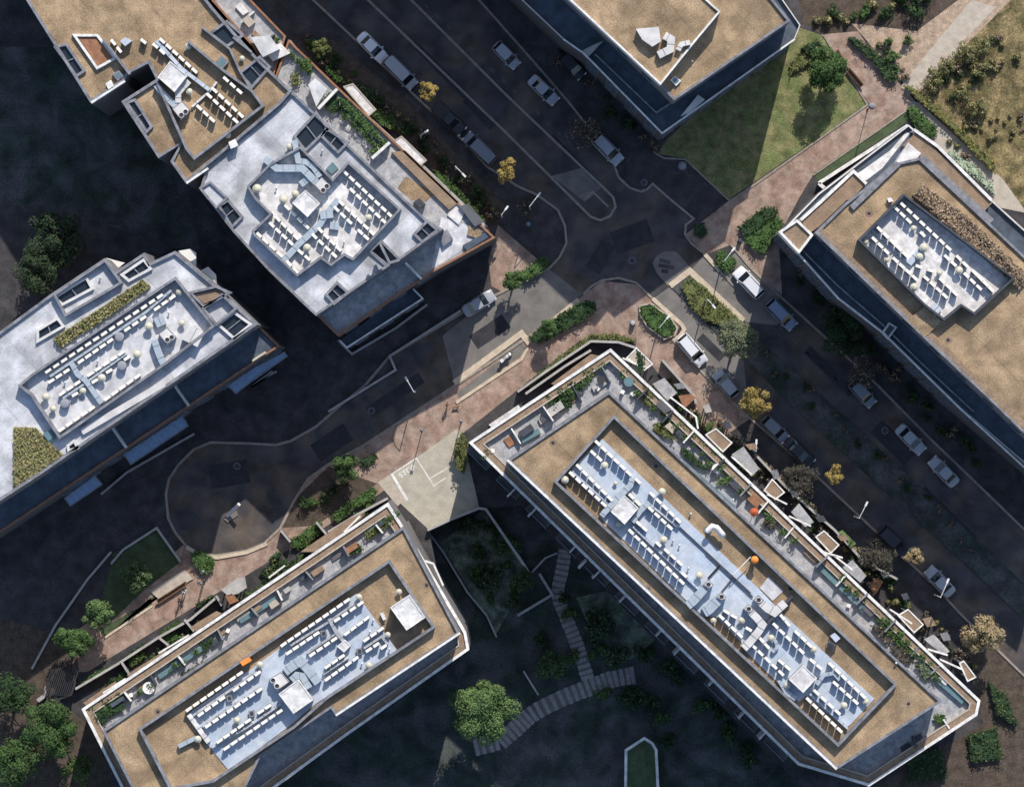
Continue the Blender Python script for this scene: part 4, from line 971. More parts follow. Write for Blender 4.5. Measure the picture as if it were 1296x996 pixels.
tree('small tree rising over the clipped hedge by the corner', (695,414), 12, 4.5, 'leaf_green', 'leaf_light', dens=1.6)
tree('bushy green tree at the end of the brick pavement hedge', (651,353), 15, 4.8, 'leaf_green', 'leaf_light', dens=1.6)
tree('dim green tree on the shaded verge near the bench', (172,728), 19, 4.0, 'leaf_green', 'leaf_sage')
tree('leafless dark tree behind the patios, upper of two', (1011,606), 24, 7, 'leaf_bare', 'leaf_bare', bare=True, dens=.5)
tree('leafless dark tree behind the patios, lower of two', (1109,706), 25, 7, 'leaf_bare', 'leaf_bare', bare=True, dens=.5)
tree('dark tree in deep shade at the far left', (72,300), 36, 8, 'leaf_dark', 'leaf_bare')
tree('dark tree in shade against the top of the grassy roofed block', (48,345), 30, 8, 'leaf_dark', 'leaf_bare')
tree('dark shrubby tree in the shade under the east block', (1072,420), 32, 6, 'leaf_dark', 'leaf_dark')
tree('thin bare tree by the kerb at the foot of the golden tree', (668,262), 14, 4.5, 'leaf_bare', 'leaf_bare', bare=True, dens=.3)
tree('bare tree on the verge of the east carriageway', (740,168), 22, 6, 'leaf_bare', 'leaf_brown', bare=True, dens=.35)
tree('bare brown tree beside the two silver cars', (1090,470), 20, 6, 'leaf_bare', 'leaf_brown', bare=True, dens=.35)
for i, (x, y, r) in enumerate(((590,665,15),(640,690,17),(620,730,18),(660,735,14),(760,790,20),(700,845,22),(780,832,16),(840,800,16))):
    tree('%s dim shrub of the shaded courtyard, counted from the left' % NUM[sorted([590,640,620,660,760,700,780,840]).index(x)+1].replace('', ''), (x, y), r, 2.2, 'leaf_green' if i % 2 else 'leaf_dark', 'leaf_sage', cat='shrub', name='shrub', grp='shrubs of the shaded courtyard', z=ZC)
sheet('planting_bed', [(-60,760),(60,800),(95,800),(100,850),(62,880),(130,930),(160,1100),(-60,1100)], .014, 'soil')
tree('green tree cut by the lower left picture corner', (22,965), 30, 8, 'leaf_green', 'leaf_dark')
tree('dark green tree on the left picture edge above the pergola', (18,880), 26, 7, 'leaf_dark', 'leaf_green')
tree('green tree squeezed between block end and picture bottom', (100,975), 20, 6, 'leaf_green', 'leaf_olive')
tree('small dark tree at the top of the terraces by the street', (407,62), 12, 5, 'leaf_olive', 'leaf_green')
for x, y, r, d_ in ((1124,55,7,'upper one'),(1132,72,8,'middle one beside the stepping stones'),(1150,50,7,'nearest the top edge'),(1123,75,6,'nearest the path hedge')):
    tree('small round green bush in the brown scrub, '+d_, (x, y), r, 1.4, 'leaf_green', 'leaf_light', cat='bush', name='bush', grp='bushes in the brown scrub', dens=.6)
for i, (x, y, r) in enumerate(((1182,102,14),(1198,84,12),(1222,70,15),(1243,58,14),(1240,88,13),(1220,118,12),(1238,140,14))):
    tree('%s low scrubby bush from the top edge in dry field' % NUM[sorted([102,84,70,58,88,118,140]).index(y)+1], (x, y), r, 1.3, 'leaf_olive', 'leaf_tan', cat='bush', name='bush', grp='scrub bushes in the dry field', dens=.6)

# ---------------------------------------------------------------- hedges and planting
hedge('clipped rectangular hedge on the brick corner right of the bushy tree', q('G',70,300,190,215,220,235,215,270,110,345,90,330), 1.3)
hedge('large dark clipped hedge along the brick pavement corner', [(668,428),(688,410),(725,388),(740,380),(752,382),(755,392),(740,405),(712,420),(695,430),(680,434)], 1.4, m='leaf_dark', m2='leaf_green', dens=75)
hedge('curved low hedge bordering the corner garden wall', q('G',90,870,280,710,430,610,540,605,660,635,655,655,560,645,450,640,330,710,130,880), .9, m='leaf_olive', m2='leaf_green')
hedge('leafy kerb planter with a lamp near the corner', q('G',680,470,730,460,830,530,860,580,850,610,800,630,720,570,680,510), 1.0, m='leaf_green', m2='leaf_dark', box='slab_pale')
hedge('planted bed with yellow green shrubs on the median', q('G',885,370,930,320,1000,370,1150,500,1190,560,1120,570,1000,540,930,470), 1.0, m='leaf_olive', m2='leaf_light')
hedge('small round kerb planting with a lamp beside the white car', q('G',1060,200,1090,185,1160,230,1165,270,1110,305,1060,260), .9, m='leaf_green', m2='leaf_light')
hedge('square block of shiny shrubs at the path corner, upper part', [(934,287),(966,262),(982,262),(985,270),(950,298),(940,298)], 1.2, m='leaf_dark', m2='leaf_green')
hedge('square block of shiny shrubs at the path corner, lower part', [(942,302),(985,272),(994,284),(968,322),(958,320),(945,308)], 1.2, m='leaf_green', m2='leaf_dark')
hedge('long yellowish hedge beside the pale path at top right', q('D',825,275,870,275,1000,380,1130,500,1290,660,1290,720,1180,610,1050,470,920,360), 1.3, m='leaf_olive', m2='leaf_yellow', dens=75)
hedge('dark hedge between brick path and dry scrub at the top', q('D',540,20,600,35,700,110,800,210,800,250,740,250,690,170,600,90), 1.2, m='leaf_dark', m2='leaf_olive')
hedge('dark low shrubs beside the top of the narrow path bend', q('D',840,385,880,370,1000,490,1000,520,960,545,880,470), .9, m='leaf_green', m2='leaf_dark')
hedge('band of pale silvery plants beside the grey block wall', q('D',1035,610,1080,600,1180,670,1280,770,1290,830,1180,730,1080,660), .8, m='leaf_pale', m2='leaf_sage')
hedge('tuft of shrubs at the upper lawn edge', q('D',260,150,330,100,430,90,420,140,340,170,260,215), 1.0, m='leaf_olive', m2='leaf_green')
hedge('dark hanging shrubs at the lawn top beside the tree', q('D',300,80,400,40,440,100,360,130), 1.4, m='leaf_dark', m2='leaf_olive')
hedge('round clipped hedge at the foot of the cul de sac', q('I',800,795,850,780,910,820,925,850,900,895,860,900,820,860), 1.3)
hedge('clipped hedge under the green tree by the driveway', q('J',320,600,370,560,520,460,550,480,540,520,440,570,350,640,315,625), 1.2, m='leaf_green', m2='leaf_light')
hedge('clipped hedge west of the driveway, next one along', q('J',100,730,140,710,250,630,270,650,260,690,140,770), 1.1, m='leaf_green', m2='leaf_light')
hedge('small dark hedge beside the dark lamp post shadow', q('J',460,330,540,290,550,320,480,370), 1.0, m='leaf_dark', m2='leaf_green')
hedge('tall narrow hedge screening the driveway ramp', q('J',945,230,975,195,1000,230,1000,340,985,395,950,370,935,300), 2.4, m='leaf_olive', m2='leaf_green', dens=90)
hedge('low patch of shrubs on the shaded verge', q('J',170,540,220,510,240,550,190,570), .8, m='leaf_green', m2='leaf_dark')
hedge('shrubs beneath the median end tree', q('G',1080,560,1200,540,1210,620,1160,650,1090,640), .9, m='leaf_sage', m2='leaf_green')
hedge('dark kerb shrub where the path meets the crossing', q('G',950,60,1000,50,1020,100,990,130,950,110), .8, m='leaf_dark', m2='leaf_dark')
for i, pl in enumerate((q('B',290,170,350,200,390,260,340,250,290,210), q('B',540,390,600,400,650,460,640,500,560,470,520,420), q('B',380,330,430,380,550,510,610,570,600,590,520,520,380,390,340,340),
        q('B',820,690,900,730,990,830,1050,900,1100,960,1060,960,960,880,860,760), q('B',210,50,280,50,300,100,250,110), q('B',160,160,200,130,230,180,190,200))):
    hedge(['green shrubs at the north garden edge, topmost clump','dense round green shrub beside the shaded pavement','climbing greenery along the upper terrace wall',
           'long strip of greenery beyond the brown wall','leafy corner shrub near the top edge terraces','small shrub on the top terrace by the brown wall'][i], pl, 1.3, 0 if i in (0,1,3,4) else 14.6, 'leaf_green', 'leaf_olive' if i % 2 else 'leaf_dark')
hedge('potted plants crowding the upper terrace corner', q('B',280,330,330,300,380,370,330,420,290,390), 1.0, 14.6, 'leaf_dark', 'leaf_green', name='terrace_plants', cat='plants')
hedge('plants on the terrace under the white cross wall', q('B',500,610,560,560,600,560,560,620), .8, 14.6, 'leaf_green', 'leaf_light', name='terrace_plants', cat='plants')
hedge('grassy plants by the terrace, far top edge', q('B',110,220,150,200,160,260,120,280), .8, 14.6, 'leaf_olive', 'leaf_light', name='terrace_plants', cat='plants')
# terraces of the long block
TPL = [('G',200,900,330,850,400,860,330,960,230,990,'dark'),('G',390,800,440,780,450,820,400,850,'olive'),('G',560,790,620,800,650,850,600,850,'green'),('G',690,870,740,870,740,990,700,960,'olive'),
       ('K',200,0,330,0,330,60,240,100,'dark'),('K',750,130,830,160,860,230,790,210,740,180,'olive'),('K',860,100,900,110,1040,260,1000,260,900,170,'olive'),('K',1010,260,1060,260,1160,370,1120,380,'green'),
       ('K',880,260,940,290,1030,380,980,370,900,310,'dark'),('K',1070,420,1160,400,1130,450,1070,450,'light'),('Q',690,300,730,300,910,490,880,510,780,420,700,340,'green'),('Q',660,340,720,350,780,420,740,440,'bare'),
       ('Q',760,450,830,440,880,520,820,540,'bare'),('Q',980,570,1040,600,1030,640,970,610,'green'),('Q',890,540,930,520,980,600,930,620,'sage'),('Q',980,790,1040,790,1040,830,990,840,'green'),
       ('L',120,620,200,610,190,670,130,680,'bare'),('G',660,690,700,720,700,800,660,800,'dark'),('J',1060,290,1100,270,1110,310,1080,330,'green')]
DS = ['in the north west corner bed','beside the corner parapet','behind the corner patio furniture','lining the north parapet','above the gravel edge, north west','along the north east walk',
      'in the long parapet planter','lower run of the parapet planter','climbing the roof edge side','long leaf shaped clump','dark band halfway along the terrace','bare twigs beside the dark band','bare twigs further south east',
      'green clump before the east corner','grey clump near the east corner','last clump at the south east corner','bare patch by the chimney','beside the small glass cover','at the west end by the drive']
for d_, tp in zip(DS, TPL):
    hedge('terrace plants of the long block, '+d_, q(tp[0], *tp[1:-1]), .9, 14.55, 'leaf_'+tp[-1], 'leaf_green' if tp[-1] != 'bare' else 'leaf_brown', name='terrace_plants', cat='plants', dens=50)
for i, pl in enumerate((q('B',640,540,680,560,760,640,740,650,660,600), q('B',420,250,470,260,560,360,540,370,440,290), [(1250,860),(1275,880),(1290,920),(1262,905)], [(1225,930),(1262,920),(1270,960),(1230,965)], [(1150,960),(1190,945),(1200,985),(1150,990)])):
    hedge(['shrubs behind the lower pale canopy','shrubs behind the upper pale canopy by the shaded pavement','dark shrubs right of the long block corner','dark shrubs below the long block corner','dark shrubs south of the long block end'][i], pl, 1.3, 0, 'leaf_dark', 'leaf_olive')  # last three added to darken the sunlit lower right corner
TPL = [('M',280,770,350,720,440,670,470,760,400,800,340,850,'dark','thick bed at the west end'),('M',850,430,930,390,900,440,870,490,'dark','beside the covered patio'),('M',740,590,860,520,850,550,760,600,'bare','dark strip along the roof edge'),
       ('J',480,700,560,650,630,600,640,640,560,690,500,730,'olive','row of pots near the north corner'),('J',390,790,450,740,480,780,420,810,'dark','dark patch by the lounge')]
for tp in TPL: hedge('terrace plants of the blue deck block, '+tp[-1], q(tp[0], *tp[1:-2]), .9, 14.55, 'leaf_'+tp[-2], 'leaf_green', name='terrace_plants', cat='plants', dens=50)
# planted strips and gardens in front of the south-west block
for i, (fr, pl) in enumerate((('M',(1080,190,1130,160,1170,230,1110,250)),('M',(1180,80,1240,20,1275,0,1275,30,1200,90)),('M',(1140,80,1180,50,1260,20,1240,60,1180,100)),('M',(640,380,740,310,760,330,680,400)),('M',(460,510,560,430,580,440,500,520)),
                               ('M',(230,640,330,570,400,540,350,600,250,650)),('M',(820,240,910,185,930,190,840,250)),('M',(480,520,560,470,580,500,500,550)),('M',(370,640,460,580,480,600,400,660)),('M',(650,400,720,360,750,400,690,440)),
                               ('J',(0,820,50,790,70,800,10,860)),('J',(110,760,240,680,260,700,150,780)))):
    xs = sorted([0,1,2,3,4,5,6,7,8,9,10,11])
    hedge(['square garden shrub near the cul de sac hedge','clipped box by the top of the garden row','dark garden hedge beside the clipped box','green strip along the dark garden fence','narrow green strip halfway down the garden row',
           'lowest green strip of the garden row','thin hedge by the patio with a doorway','plants inside the fourth garden','plants inside the lowest garden','plants inside the third garden','dark shrubs left of the orange doorway','dark shrubs behind the clipped hedge'][i],
          q(fr, *pl), 1.0, 0, 'leaf_green' if i % 2 else 'leaf_dark', 'leaf_olive', dens=60)

# garden walls: each a thing
def wall(label, pts, h=1.6, w=.22, m='grey_trim', z=0, name='garden_wall', cat='wall', cap=True):
    P = WW(pts, z+h); t = thing(name, label, cat, (P[0].x, P[0].y, z))
    MB().ribbon(P, w, z, z+h-.08).build('wall_body', m, t)
    MB().ribbon(P, w+.08, z+h-.08, z+h).build('coping', 'concrete' if m != 'white_trim' else 'white_trim', t); return t
wall('low grey garden wall between hedge and corner terrace', q('G',60,900,200,800,430,645,570,650,660,680), 1.5)
wall('inner white wall strip of the corner garden ramp', q('G',100,910,300,770,430,690), 1.2, m='slab_pale')
wall('long garden wall in front of the blue deck block, brick pavement side', q('M',220,660,440,530,640,400,800,310,930,200), 1.5)
wall('garden wall before the patios beside the driveway', q('J',300,690,450,600,600,520), 1.2, m='slab_pale')
wall('thin pale wall beside the shaded ramp of the driveway', q('J',800,680,920,625,1060,570,1095,575,1290,860), 1.0, .25, 'concrete')
wall('pale fence line on the west side of the courtyard lawn', q('J',805,690,880,790,1000,990)+q('N',1000,170,1100,290,1150,400), 1.0, .15, 'concrete', ZC)
wall('pale L shaped wall in the shaded courtyard', q('O',170,80,235,185,60,290), .9, .25, 'concrete', ZC)
wall('thin fence wall near the kink of the courtyard', q('O',60,-20,125,80,200,0,260,-25), .9, .15, 'concrete', ZC)
wall('short wall where the two slatted paths join', q('O',90,570,165,690), .9, .15, 'concrete', ZC)
wall('low stone wall around the shaded block of the central side street', [(345,470),(318,490),(350,470)], .5)
wall('angled low wall on the verge by the cul de sac', q('I',400,850,460,780,630,670,750,840), .6, .2, 'concrete')
wall('straight low wall below the central block forecourt', q('F',300,1000,640,790,610,720,970,490), .6, .2, 'concrete')
wall('pale retaining edge of the shaded forecourt', q('F',350,640,420,710,640,580,800,460), .7, .2, 'concrete')
wall('curved pale wall along the west verge', q('M',0,560,120,340,280,110,400,-30), .5, .2, 'concrete')
wall('boundary wall of the forecourt below the west block', q('I',350,500,480,390,820,195), .5, .2, 'rust_brick')
wall('white edged lawn ramp wall beside the top right block', q('D',400,765,850,475), 1.4, .35, 'white_trim')
wall('short white end wall of the top right ramp', q('D',400,765,440,800), 1.4, .35, 'white_trim')
wall('brown wall bounding the gardens of the stepped block', [(366,52),(400,92),(432,118),(497,177),(540,215),(616,288)], 1.8, .3, 'rust_brick')
wall('grey wall behind the patios along the east pavement, upper part', q('G',790,740,950,920,960,960), 1.5)
wall('grey wall behind the patios along the east pavement, lower part', q('L',90,310,240,470,480,680,620,830,800,930), 1.5)
for i, (a_, b_) in enumerate(((('M',640,400,690,440),0),(('M',450,520,495,590),0),(('M',770,310,820,370),0),(('M',930,190,960,240),0),(('M',1130,170,1180,230),0),(('J',60,680,110,740),0),(('J',240,640,290,700),0))):
    wall(['dividing wall at the third garden of the row','dividing wall at the lowest garden but one','dividing wall beside the patio with doorway','dividing wall by the dark doorway','dividing wall beside the clipped box hedge','dark dividing wall west of the second hedge','dark dividing wall east of the second hedge'][i], q(*a_), 1.7, .2, 'dark_trim')

# tan roofed patio covers and canopies
def cover(label, quad, h=3.0, m='gravel_brown', rim='white_trim', legs=True, name='patio_cover', cat='patio roof', z=0):
    P = WW(quad, z+h); c = sum(P, Vector())/len(P)
    t = thing(name, label, cat, (c.x, c.y, z))
    MB().prism(P, z+h-.2, z+h).build('roof_slab', m, t)
    if rim: MB().ribbon(P, .16, z+h-.26, z+h+.08, closed=True).build('rim', rim, t)
    for p in inset(P, .25): MB().box((p.x, p.y, z+(h-.2)/2), (.14,.14,h-.2)).build('post', 'grey_trim', t)
    return t
cover('tan roofed patio cover with white rim near the garden chimney', q('K',1010,200,1060,170,1140,240,1095,285), 9)
cover('tan roofed patio cover beside the leafless tree', q('L',125,480,165,425,225,490,180,525), 9)
cover('tan roofed patio cover beside the green awning', q('L',385,715,425,685,500,755,460,795), 9)
cover('tan roofed patio cover near the yellow brown tree', q('Q',800,290,850,260,925,335,880,375), 9)
cover('tan roofed patio cover close to the east corner', q('Q',1110,530,1130,520,1190,600,1150,620), 9)
cover('tan roofed cover left of the grey canopy at the corner', q('G',610,730,660,680,740,760,700,790), 9, 'slab_pale')
cover('grey canopy beside the corner planter, topmost of the row', q('G',740,860,800,830,865,905,815,945), 6, 'terrace_grey', None)
cover('grey canopy of the patio row, second from the top', q('L',-40,300,20,260,100,370,60,410), 6, 'terrace_grey', None)
cover('grey canopy of the patio row, third from the top', q('L',260,590,300,545,375,640,330,665), 6, 'terrace_grey', None)
cover('grey canopy of the patio row, fourth from the top', q('L',520,870,570,830,640,910,610,945), 6, 'terrace_grey', None)
cover('grey canopy of the patio row, lowest', q('Q',930,410,980,385,1060,470,1030,490), 6, 'terrace_grey', None)
cover('orange brown awning at the corner garden edge', q('G',870,920,935,910,960,930,900,985), 3, 'rust_brick', None)
cover('orange brown awning in the lower patio row', q('L',650,950,700,920,725,940,680,1010), 3, 'rust_brick', None)
cover('narrow green awning beside the lower pavement', q('L',500,690,520,680,590,750,560,765), 3, 'leaf_light', None)
cover('orange doorway canopy in the garden row by the bench', q('M',975,190,1010,180,1045,215,1000,235), 3, 'rust_brick', None)
cover('grey garden roof above the orange doorway canopy', q('M',955,160,1040,100,1075,95,1085,150,1040,180,990,190), 3, 'concrete', None)
for i, qd in enumerate((q('B',380,280,425,265,540,395,505,425), q('B',620,560,670,530,795,650,750,690))):
    cover(['pale grey canopy over the upper terrace stairs','pale grey canopy over the lower terrace stairs'][i], qd, 4.5, 'deck_pale', 'slab_pale')
cover('white patio canopy near the top of the terraces', q('B',200,270,235,235,295,290,240,380), 15.8, 'deck_white', None)
k_ = 0
for u in (.05,.12,.2,.27,.35,.42,.5,.57,.64,.71,.78,.85,.92):
    x = 838+(1225-838)*u; y = 476+(845-476)*u; k_ += 1; a_, b_ = rnd.uniform(5,9), rnd.uniform(4,7); ox, oy = rnd.uniform(2,12), rnd.uniform(-12,-2)
    x += ox; y += oy
    kind = ('brown','dark grey','pale grey','charcoal')[k_ % 4]
    cover('small %s garden shelter, %s from the top in the patio gardens' % (kind, NUM[k_]), [(x-a_, y-b_*.6), (x+a_*.4, y-b_), (x+a_, y+b_*.7), (x-a_*.3, y+b_)], rnd.uniform(2.4,3.4), {'brown':'gravel_brown','dark grey':'grey_trim','pale grey':'concrete','charcoal':'dark_trim'}[kind], None, name='garden_shelter', cat='shelter')
for i, (x, y, d_) in enumerate(((800,330,'in the middle of the crossing'),(720,215,'near the median tip'),(1120,545,'on the lower east carriageway'),(470,520,'on the shaded side street'),(300,590,'inside the cul de sac'),(935,440,'beside the planted median'))):
    w = W((x, y)); t = thing('manhole_cover', 'round dark manhole cover '+d_, 'manhole cover', (w.x, w.y, .013)); MB().lathe((w.x, w.y, .013), [(.36,0),(.36,.012),(.3,.016)], 18).build('lid', 'dark_steel', t); MB().lathe((w.x, w.y, .013), [(.44,0),(.43,.009)], 18).build('frame', 'grey_trim', t)
for i, (x, y, b_) in enumerate(((700,560,'west end of the long gravel roof'),(830,590,'north edge of the long gravel roof'),(1000,745,'north edge, south of the orange lamp'),(1150,890,'east end of the long gravel roof'),(820,745,'narrow south strip of the long roof'),(300,840,'north strip of the blue deck block'),(540,740,'east corner of the blue deck block'),(200,900,'west end of the blue deck block'),(1100,270,'north west gravel of the east block'),(1200,430,'south gravel of the east block'))):
    w = W((x, y), 20.02); t = thing('roof_drain', 'small dark roof drain, '+b_, 'drain', (w.x, w.y, 20.02)); MB().lathe((w.x, w.y, 20.02), [(.22,0),(.2,.05),(.08,.1)], 12).build('grate', 'dark_steel', t); MB().lathe((w.x, w.y, 20.015), [(.5,0),(.46,.012)], 14).build('collar', 'gravel_brown', t)
# corner ramp strips of the long block
o = MB().prism(WW(q('G',230,860,430,710,480,720,280,880), 8), 0, 8).build('patio_roof', 'gravel_brown', b1)
o = MB().prism(WW(q('J',1110,150,1260,50,1275,70,1130,170), 8), 0, 8).build('patio_roof', 'deck_pale', b1)
for i, qd in enumerate((q('J',160,790,380,640,470,600,470,620,240,790), q('M',480,590,640,490,660,500,500,600), q('M',800,350,900,290,930,300,830,370), q('M',260,730,380,650,390,660,280,745))):
    MB().prism(WW(qd, 10), 0, 10).build('patio_roof', 'gravel_brown', b2)
# thin white balcony fins on both garden fronts
fin = MB()
for a_ in (q('K',830,10,960,110,970,170),q('K',1140,310,1240,400),q('L',140,500,240,550),q('L',250,610,360,660),q('L',420,790,520,820),q('Q',480,-10,570,60),q('Q',760,260,870,330),q('Q',950,460,1050,490),q('Q',1010,510,1120,560),q('G',590,730,700,780)):
    part(b1, 'balcony_beam', MB().ribbon(WW(a_, 13), .2, 12, 13), 'white_trim')
fin = MB()
for a_ in (q('M',640,480,790,390),q('M',360,680,470,610),q('M',1100,270,1240,180),q('J',0,920,80,860),q('J',380,690,460,610),q('J',770,830,830,850,880,960)):
    part(b2, 'balcony_beam', MB().ribbon(WW(a_, 13), .2, 12, 13), 'white_trim')
# potted plants of one kind, strewn along the terraces
def make_pot():
    t = thing('potted_plant', '', 'potted plant', (0,0,0))
    MB().lathe((0,0,0), [(.18,0),(.27,.4),(.23,.4),(.2,.34)], 10).build('pot', 'concrete', t)
    mb = MB(); scatter(mb, lambda: Vector((rnd.gauss(0,.17), rnd.gauss(0,.17), .45+abs(rnd.gauss(0,.2)))), 70, .05, .12, .8); mb.build('leaves', ['leaf_green','leaf_light'], t); return t
PT = make_pot()
def pots(ln, n, z, label, grp, jit=2.5):
    (x0, y0), (x1, y1) = ln
    for k in range(n):
        u = (k+rnd.uniform(.1,.9))/n
        place(PT, (x0+(x1-x0)*u+rnd.uniform(-jit,jit), y0+(y1-y0)*u+rnd.uniform(-jit,jit)), z, .5, label, grp, rnd.uniform(.8,1.7))
pots([(800,490),(1010,690)], 26, 14.52, 'leafy pot in the line along the north east terrace, long block', 'pots on the north east terrace')
pots([(1060,730),(1190,850)], 14, 14.52, 'leafy pot on the south east stretch of the long terrace', 'pots on the south east terrace stretch')
pots([(700,515),(765,460)], 10, 14.52, 'leafy pot by the corner parapet of the long block', 'pots by the corner parapet')
pots([(470,670),(505,650)], 8, 14.52, 'leafy pot at the north corner of the blue deck block terrace', 'pots at the north corner terrace')
pots([(130,905),(260,820)], 9, 14.52, 'leafy pot on the west terrace of the blue deck block', 'pots on the west terrace')
pots([(425,135),(480,190)], 12, 14.52, 'leafy pot on the stony garden terrace of the stepped block', 'pots on the stony terrace')
pots([(365,62),(392,95)], 7, 14.52, 'leafy pot on the small terrace near the top edge', 'pots on the top terrace')
# crowded small bushes of the patio gardens
def make_bush(m, m2, n, r):
    t = thing('garden_bush', '', 'bush', (0,0,0)); fb = MB()
    cl = [Vector((rnd.gauss(0,.35)*r, rnd.gauss(0,.35)*r, rnd.uniform(.3,.9)*r)) for _ in range(7)]
    for _ in range(n):
        c = cl[rnd.randrange(7)]; u = Vector((rnd.gauss(0,1), rnd.gauss(0,1), rnd.gauss(.2,1))).normalized(); p = c+u*r*rnd.uniform(.25,.55); s_ = rnd.uniform(.05,.12)
        a_ = u.cross(Vector((rnd.uniform(-1,1), rnd.uniform(-1,1), .3))).normalized(); b_ = u.cross(a_); fb.add([p-a_*s_*1.3, p-b_*s_*.7, p+a_*s_*1.3, p+b_*s_*.7], [(0,1,2,3)], 1 if rnd.random() < .3 else 0)
    fb.build('foliage', [m, m2], t); MB().tube([(0,0,0),(0,0,r*.5)], .05, 5, r2=.03).build('stem', 'bark', t); return t
BP = [make_bush('leaf_green','leaf_light',420,.8), make_bush('leaf_olive','leaf_tan',380,.7), make_bush('leaf_bare','leaf_brown',330,.8), make_bush('leaf_dark','leaf_green',420,.9)]
KN = ['green','olive','brown','dark green']
def bushes(ln, n, z, where, jit=6, kinds=(0,1,2,3), s0=.7, s1=1.4):
    (x0, y0), (x1, y1) = ln
    for k in range(n):
        i = kinds[rnd.randrange(len(kinds))]; u = (k+rnd.random())/n
        nx, ny = -(y1-y0), (x1-x0); l_ = math.hypot(nx, ny); j = rnd.uniform(-jit, jit)
        place(BP[i], (x0+(x1-x0)*u+nx/l_*j, y0+(y1-y0)*u+ny/l_*j), z, .6, '%s bush, one of many alike %s' % (KN[i], where), '%s bushes %s' % (KN[i], where), rnd.uniform(s0, s1))
bushes([(842,488),(1010,640)], 34, 0, 'in upper patio gardens of the long block', 12, (1,2,2,3,0))
bushes([(1010,640),(1235,850)], 46, 0, 'in lower patio gardens of the long block', 13, (1,2,2,3))
bushes([(125,880),(300,765)], 22, 0, 'in the garden row near the pergola', 5, (0,3,1))
bushes([(300,765),(475,640)], 20, 0, 'in the garden row near the driveway', 5, (0,3,3))
bushes([(385,45),(500,150)], 20, 0, 'outside the brown wall near the top', 9, (0,1,3,2))
bushes([(510,150),(625,275)], 24, 0, 'on the planted strip by the stepped block', 10, (1,3,2,2))
bushes([(590,640),(640,770)], 14, ZC, 'on the courtyard rectangle', 22, (3,0), 1, 1.8)
bushes([(690,780),(950,960)], 26, ZC, 'in the southern courtyard', 40, (3,3,0), 1, 2)
bushes([(380,640),(440,610)], 6, 0, 'in the bed beside the cul de sac', 8, (3,0,2))
bushes([(700,60),(830,195)], 12, 0, 'on the pavement strip by the glass terrace', 8, (2,2,3))
bushes([(1000,340),(1240,590)], 22, 0, 'along the foot of the east block', 8, (3,3,2))
bushes([(960,445),(1240,695)], 20, .1, 'on the dark median', 7, (3,2), .5, .9)
bushes([(1110,50),(1150,95)], 8, 0, 'in the soil between hedge and stepping stones', 12, (0,1,2), .5, 1)
bushes([(1180,120),(1280,60)], 26, 0, 'in the upper dry field', 20, (1,1,2,3), .6, 1.3)
bushes([(1200,190),(1296,150)], 22, 0, 'in the lower dry field', 22, (1,1,2), .5, 1.1)
bushes([(345,45),(362,75)], 5, 14.52, 'on the terrace of the top left block', 4, (0,1), .4, .7)
bushes([(1030,25),(1180,0)], 16, 0, 'in the bed above the upper lawn', 10, (0,3,1), 1, 1.8)
# terrace furniture
def table_set(px, z, label, m='cloth_white', r=.6):
    w = W(px, z+.75); t = thing('patio_table', label, 'table', (w.x, w.y, z))
    MB().lathe((w.x, w.y, z), [(r,.70),(r,.75)], 16).build('tabletop', m, t); MB().lathe((w.x, w.y, z), [(.3,0),(.25,.05),(.05,.1),(.05,.7)], 10).build('pedestal', 'steel', t)
CH = thing('patio_chair', '', 'chair', (0,0,0))
MB().box((0,0,.42), (.5,.5,.08)).build('seat', 'cloth_white', CH); MB().box((0,.25,.68), (.5,.07,.45)).build('backrest', 'cloth_white', CH)
for x in (-.2,.2):
    for y in (-.2,.2): MB().box((x,y,.19), (.05,.05,.38)).build('leg', 'steel', CH)
def chair(px, z, rz, label): place(CH, px, z, .5, label, None, 1.0, rz)
table_set(q('M',590,655), 14.52, 'round white table on the west terrace of the blue deck block', r=.75)
table_set(q('K',1065,370), 14.52, 'round white table on the north east terrace of the long block')
table_set(q('G',480,840), 14.52, 'dark round table on the corner terrace', 'dark_steel', .5)
table_set(q('G',620,850), 14.52, 'green topped table on the corner terrace', 'glass_teal', .6)
for i, (fr, x, y, d_) in enumerate((('M',500,690,'near the round white table at the west terrace'),('M',990,365,'white one under the dark patio opening'),('G',465,885,'single one at the corner terrace by the plants'),('G',590,900,'left one in front of the corner greenery'),('G',640,910,'right one in front of the corner greenery'),
        ('K',1070,395,'below the round table on the north east terrace'),('Q',550,240,'on the walk beside the long roof'),('B',350,370,'among stones on the garden terrace'),('B',560,585,'near the cross wall of the garden terrace'),('J',1130,280,'white one at the west end of the long block'))):
    chair(q(fr, x, y), 14.52 if fr != 'X' else 0, rnd.uniform(0,6), 'pale terrace chair, '+d_)
for i, (px, d_) in enumerate(((q('L',75,590),'beside the roof edge of the long block'),)):
    w = W(px, 16.9); t = thing('parasol', 'faded red parasol '+d_, 'parasol', (w.x, w.y, 14.52))
    MB().lathe((w.x, w.y, 14.52), [(.3,0),(.04,.1),(.04,2.3)], 8).build('pole', 'steel', t); MB().lathe((w.x, w.y, 14.52), [(.55,2.0),(.3,2.15),(.03,2.25)], 8).build('canopy', 'cloth_red', t)
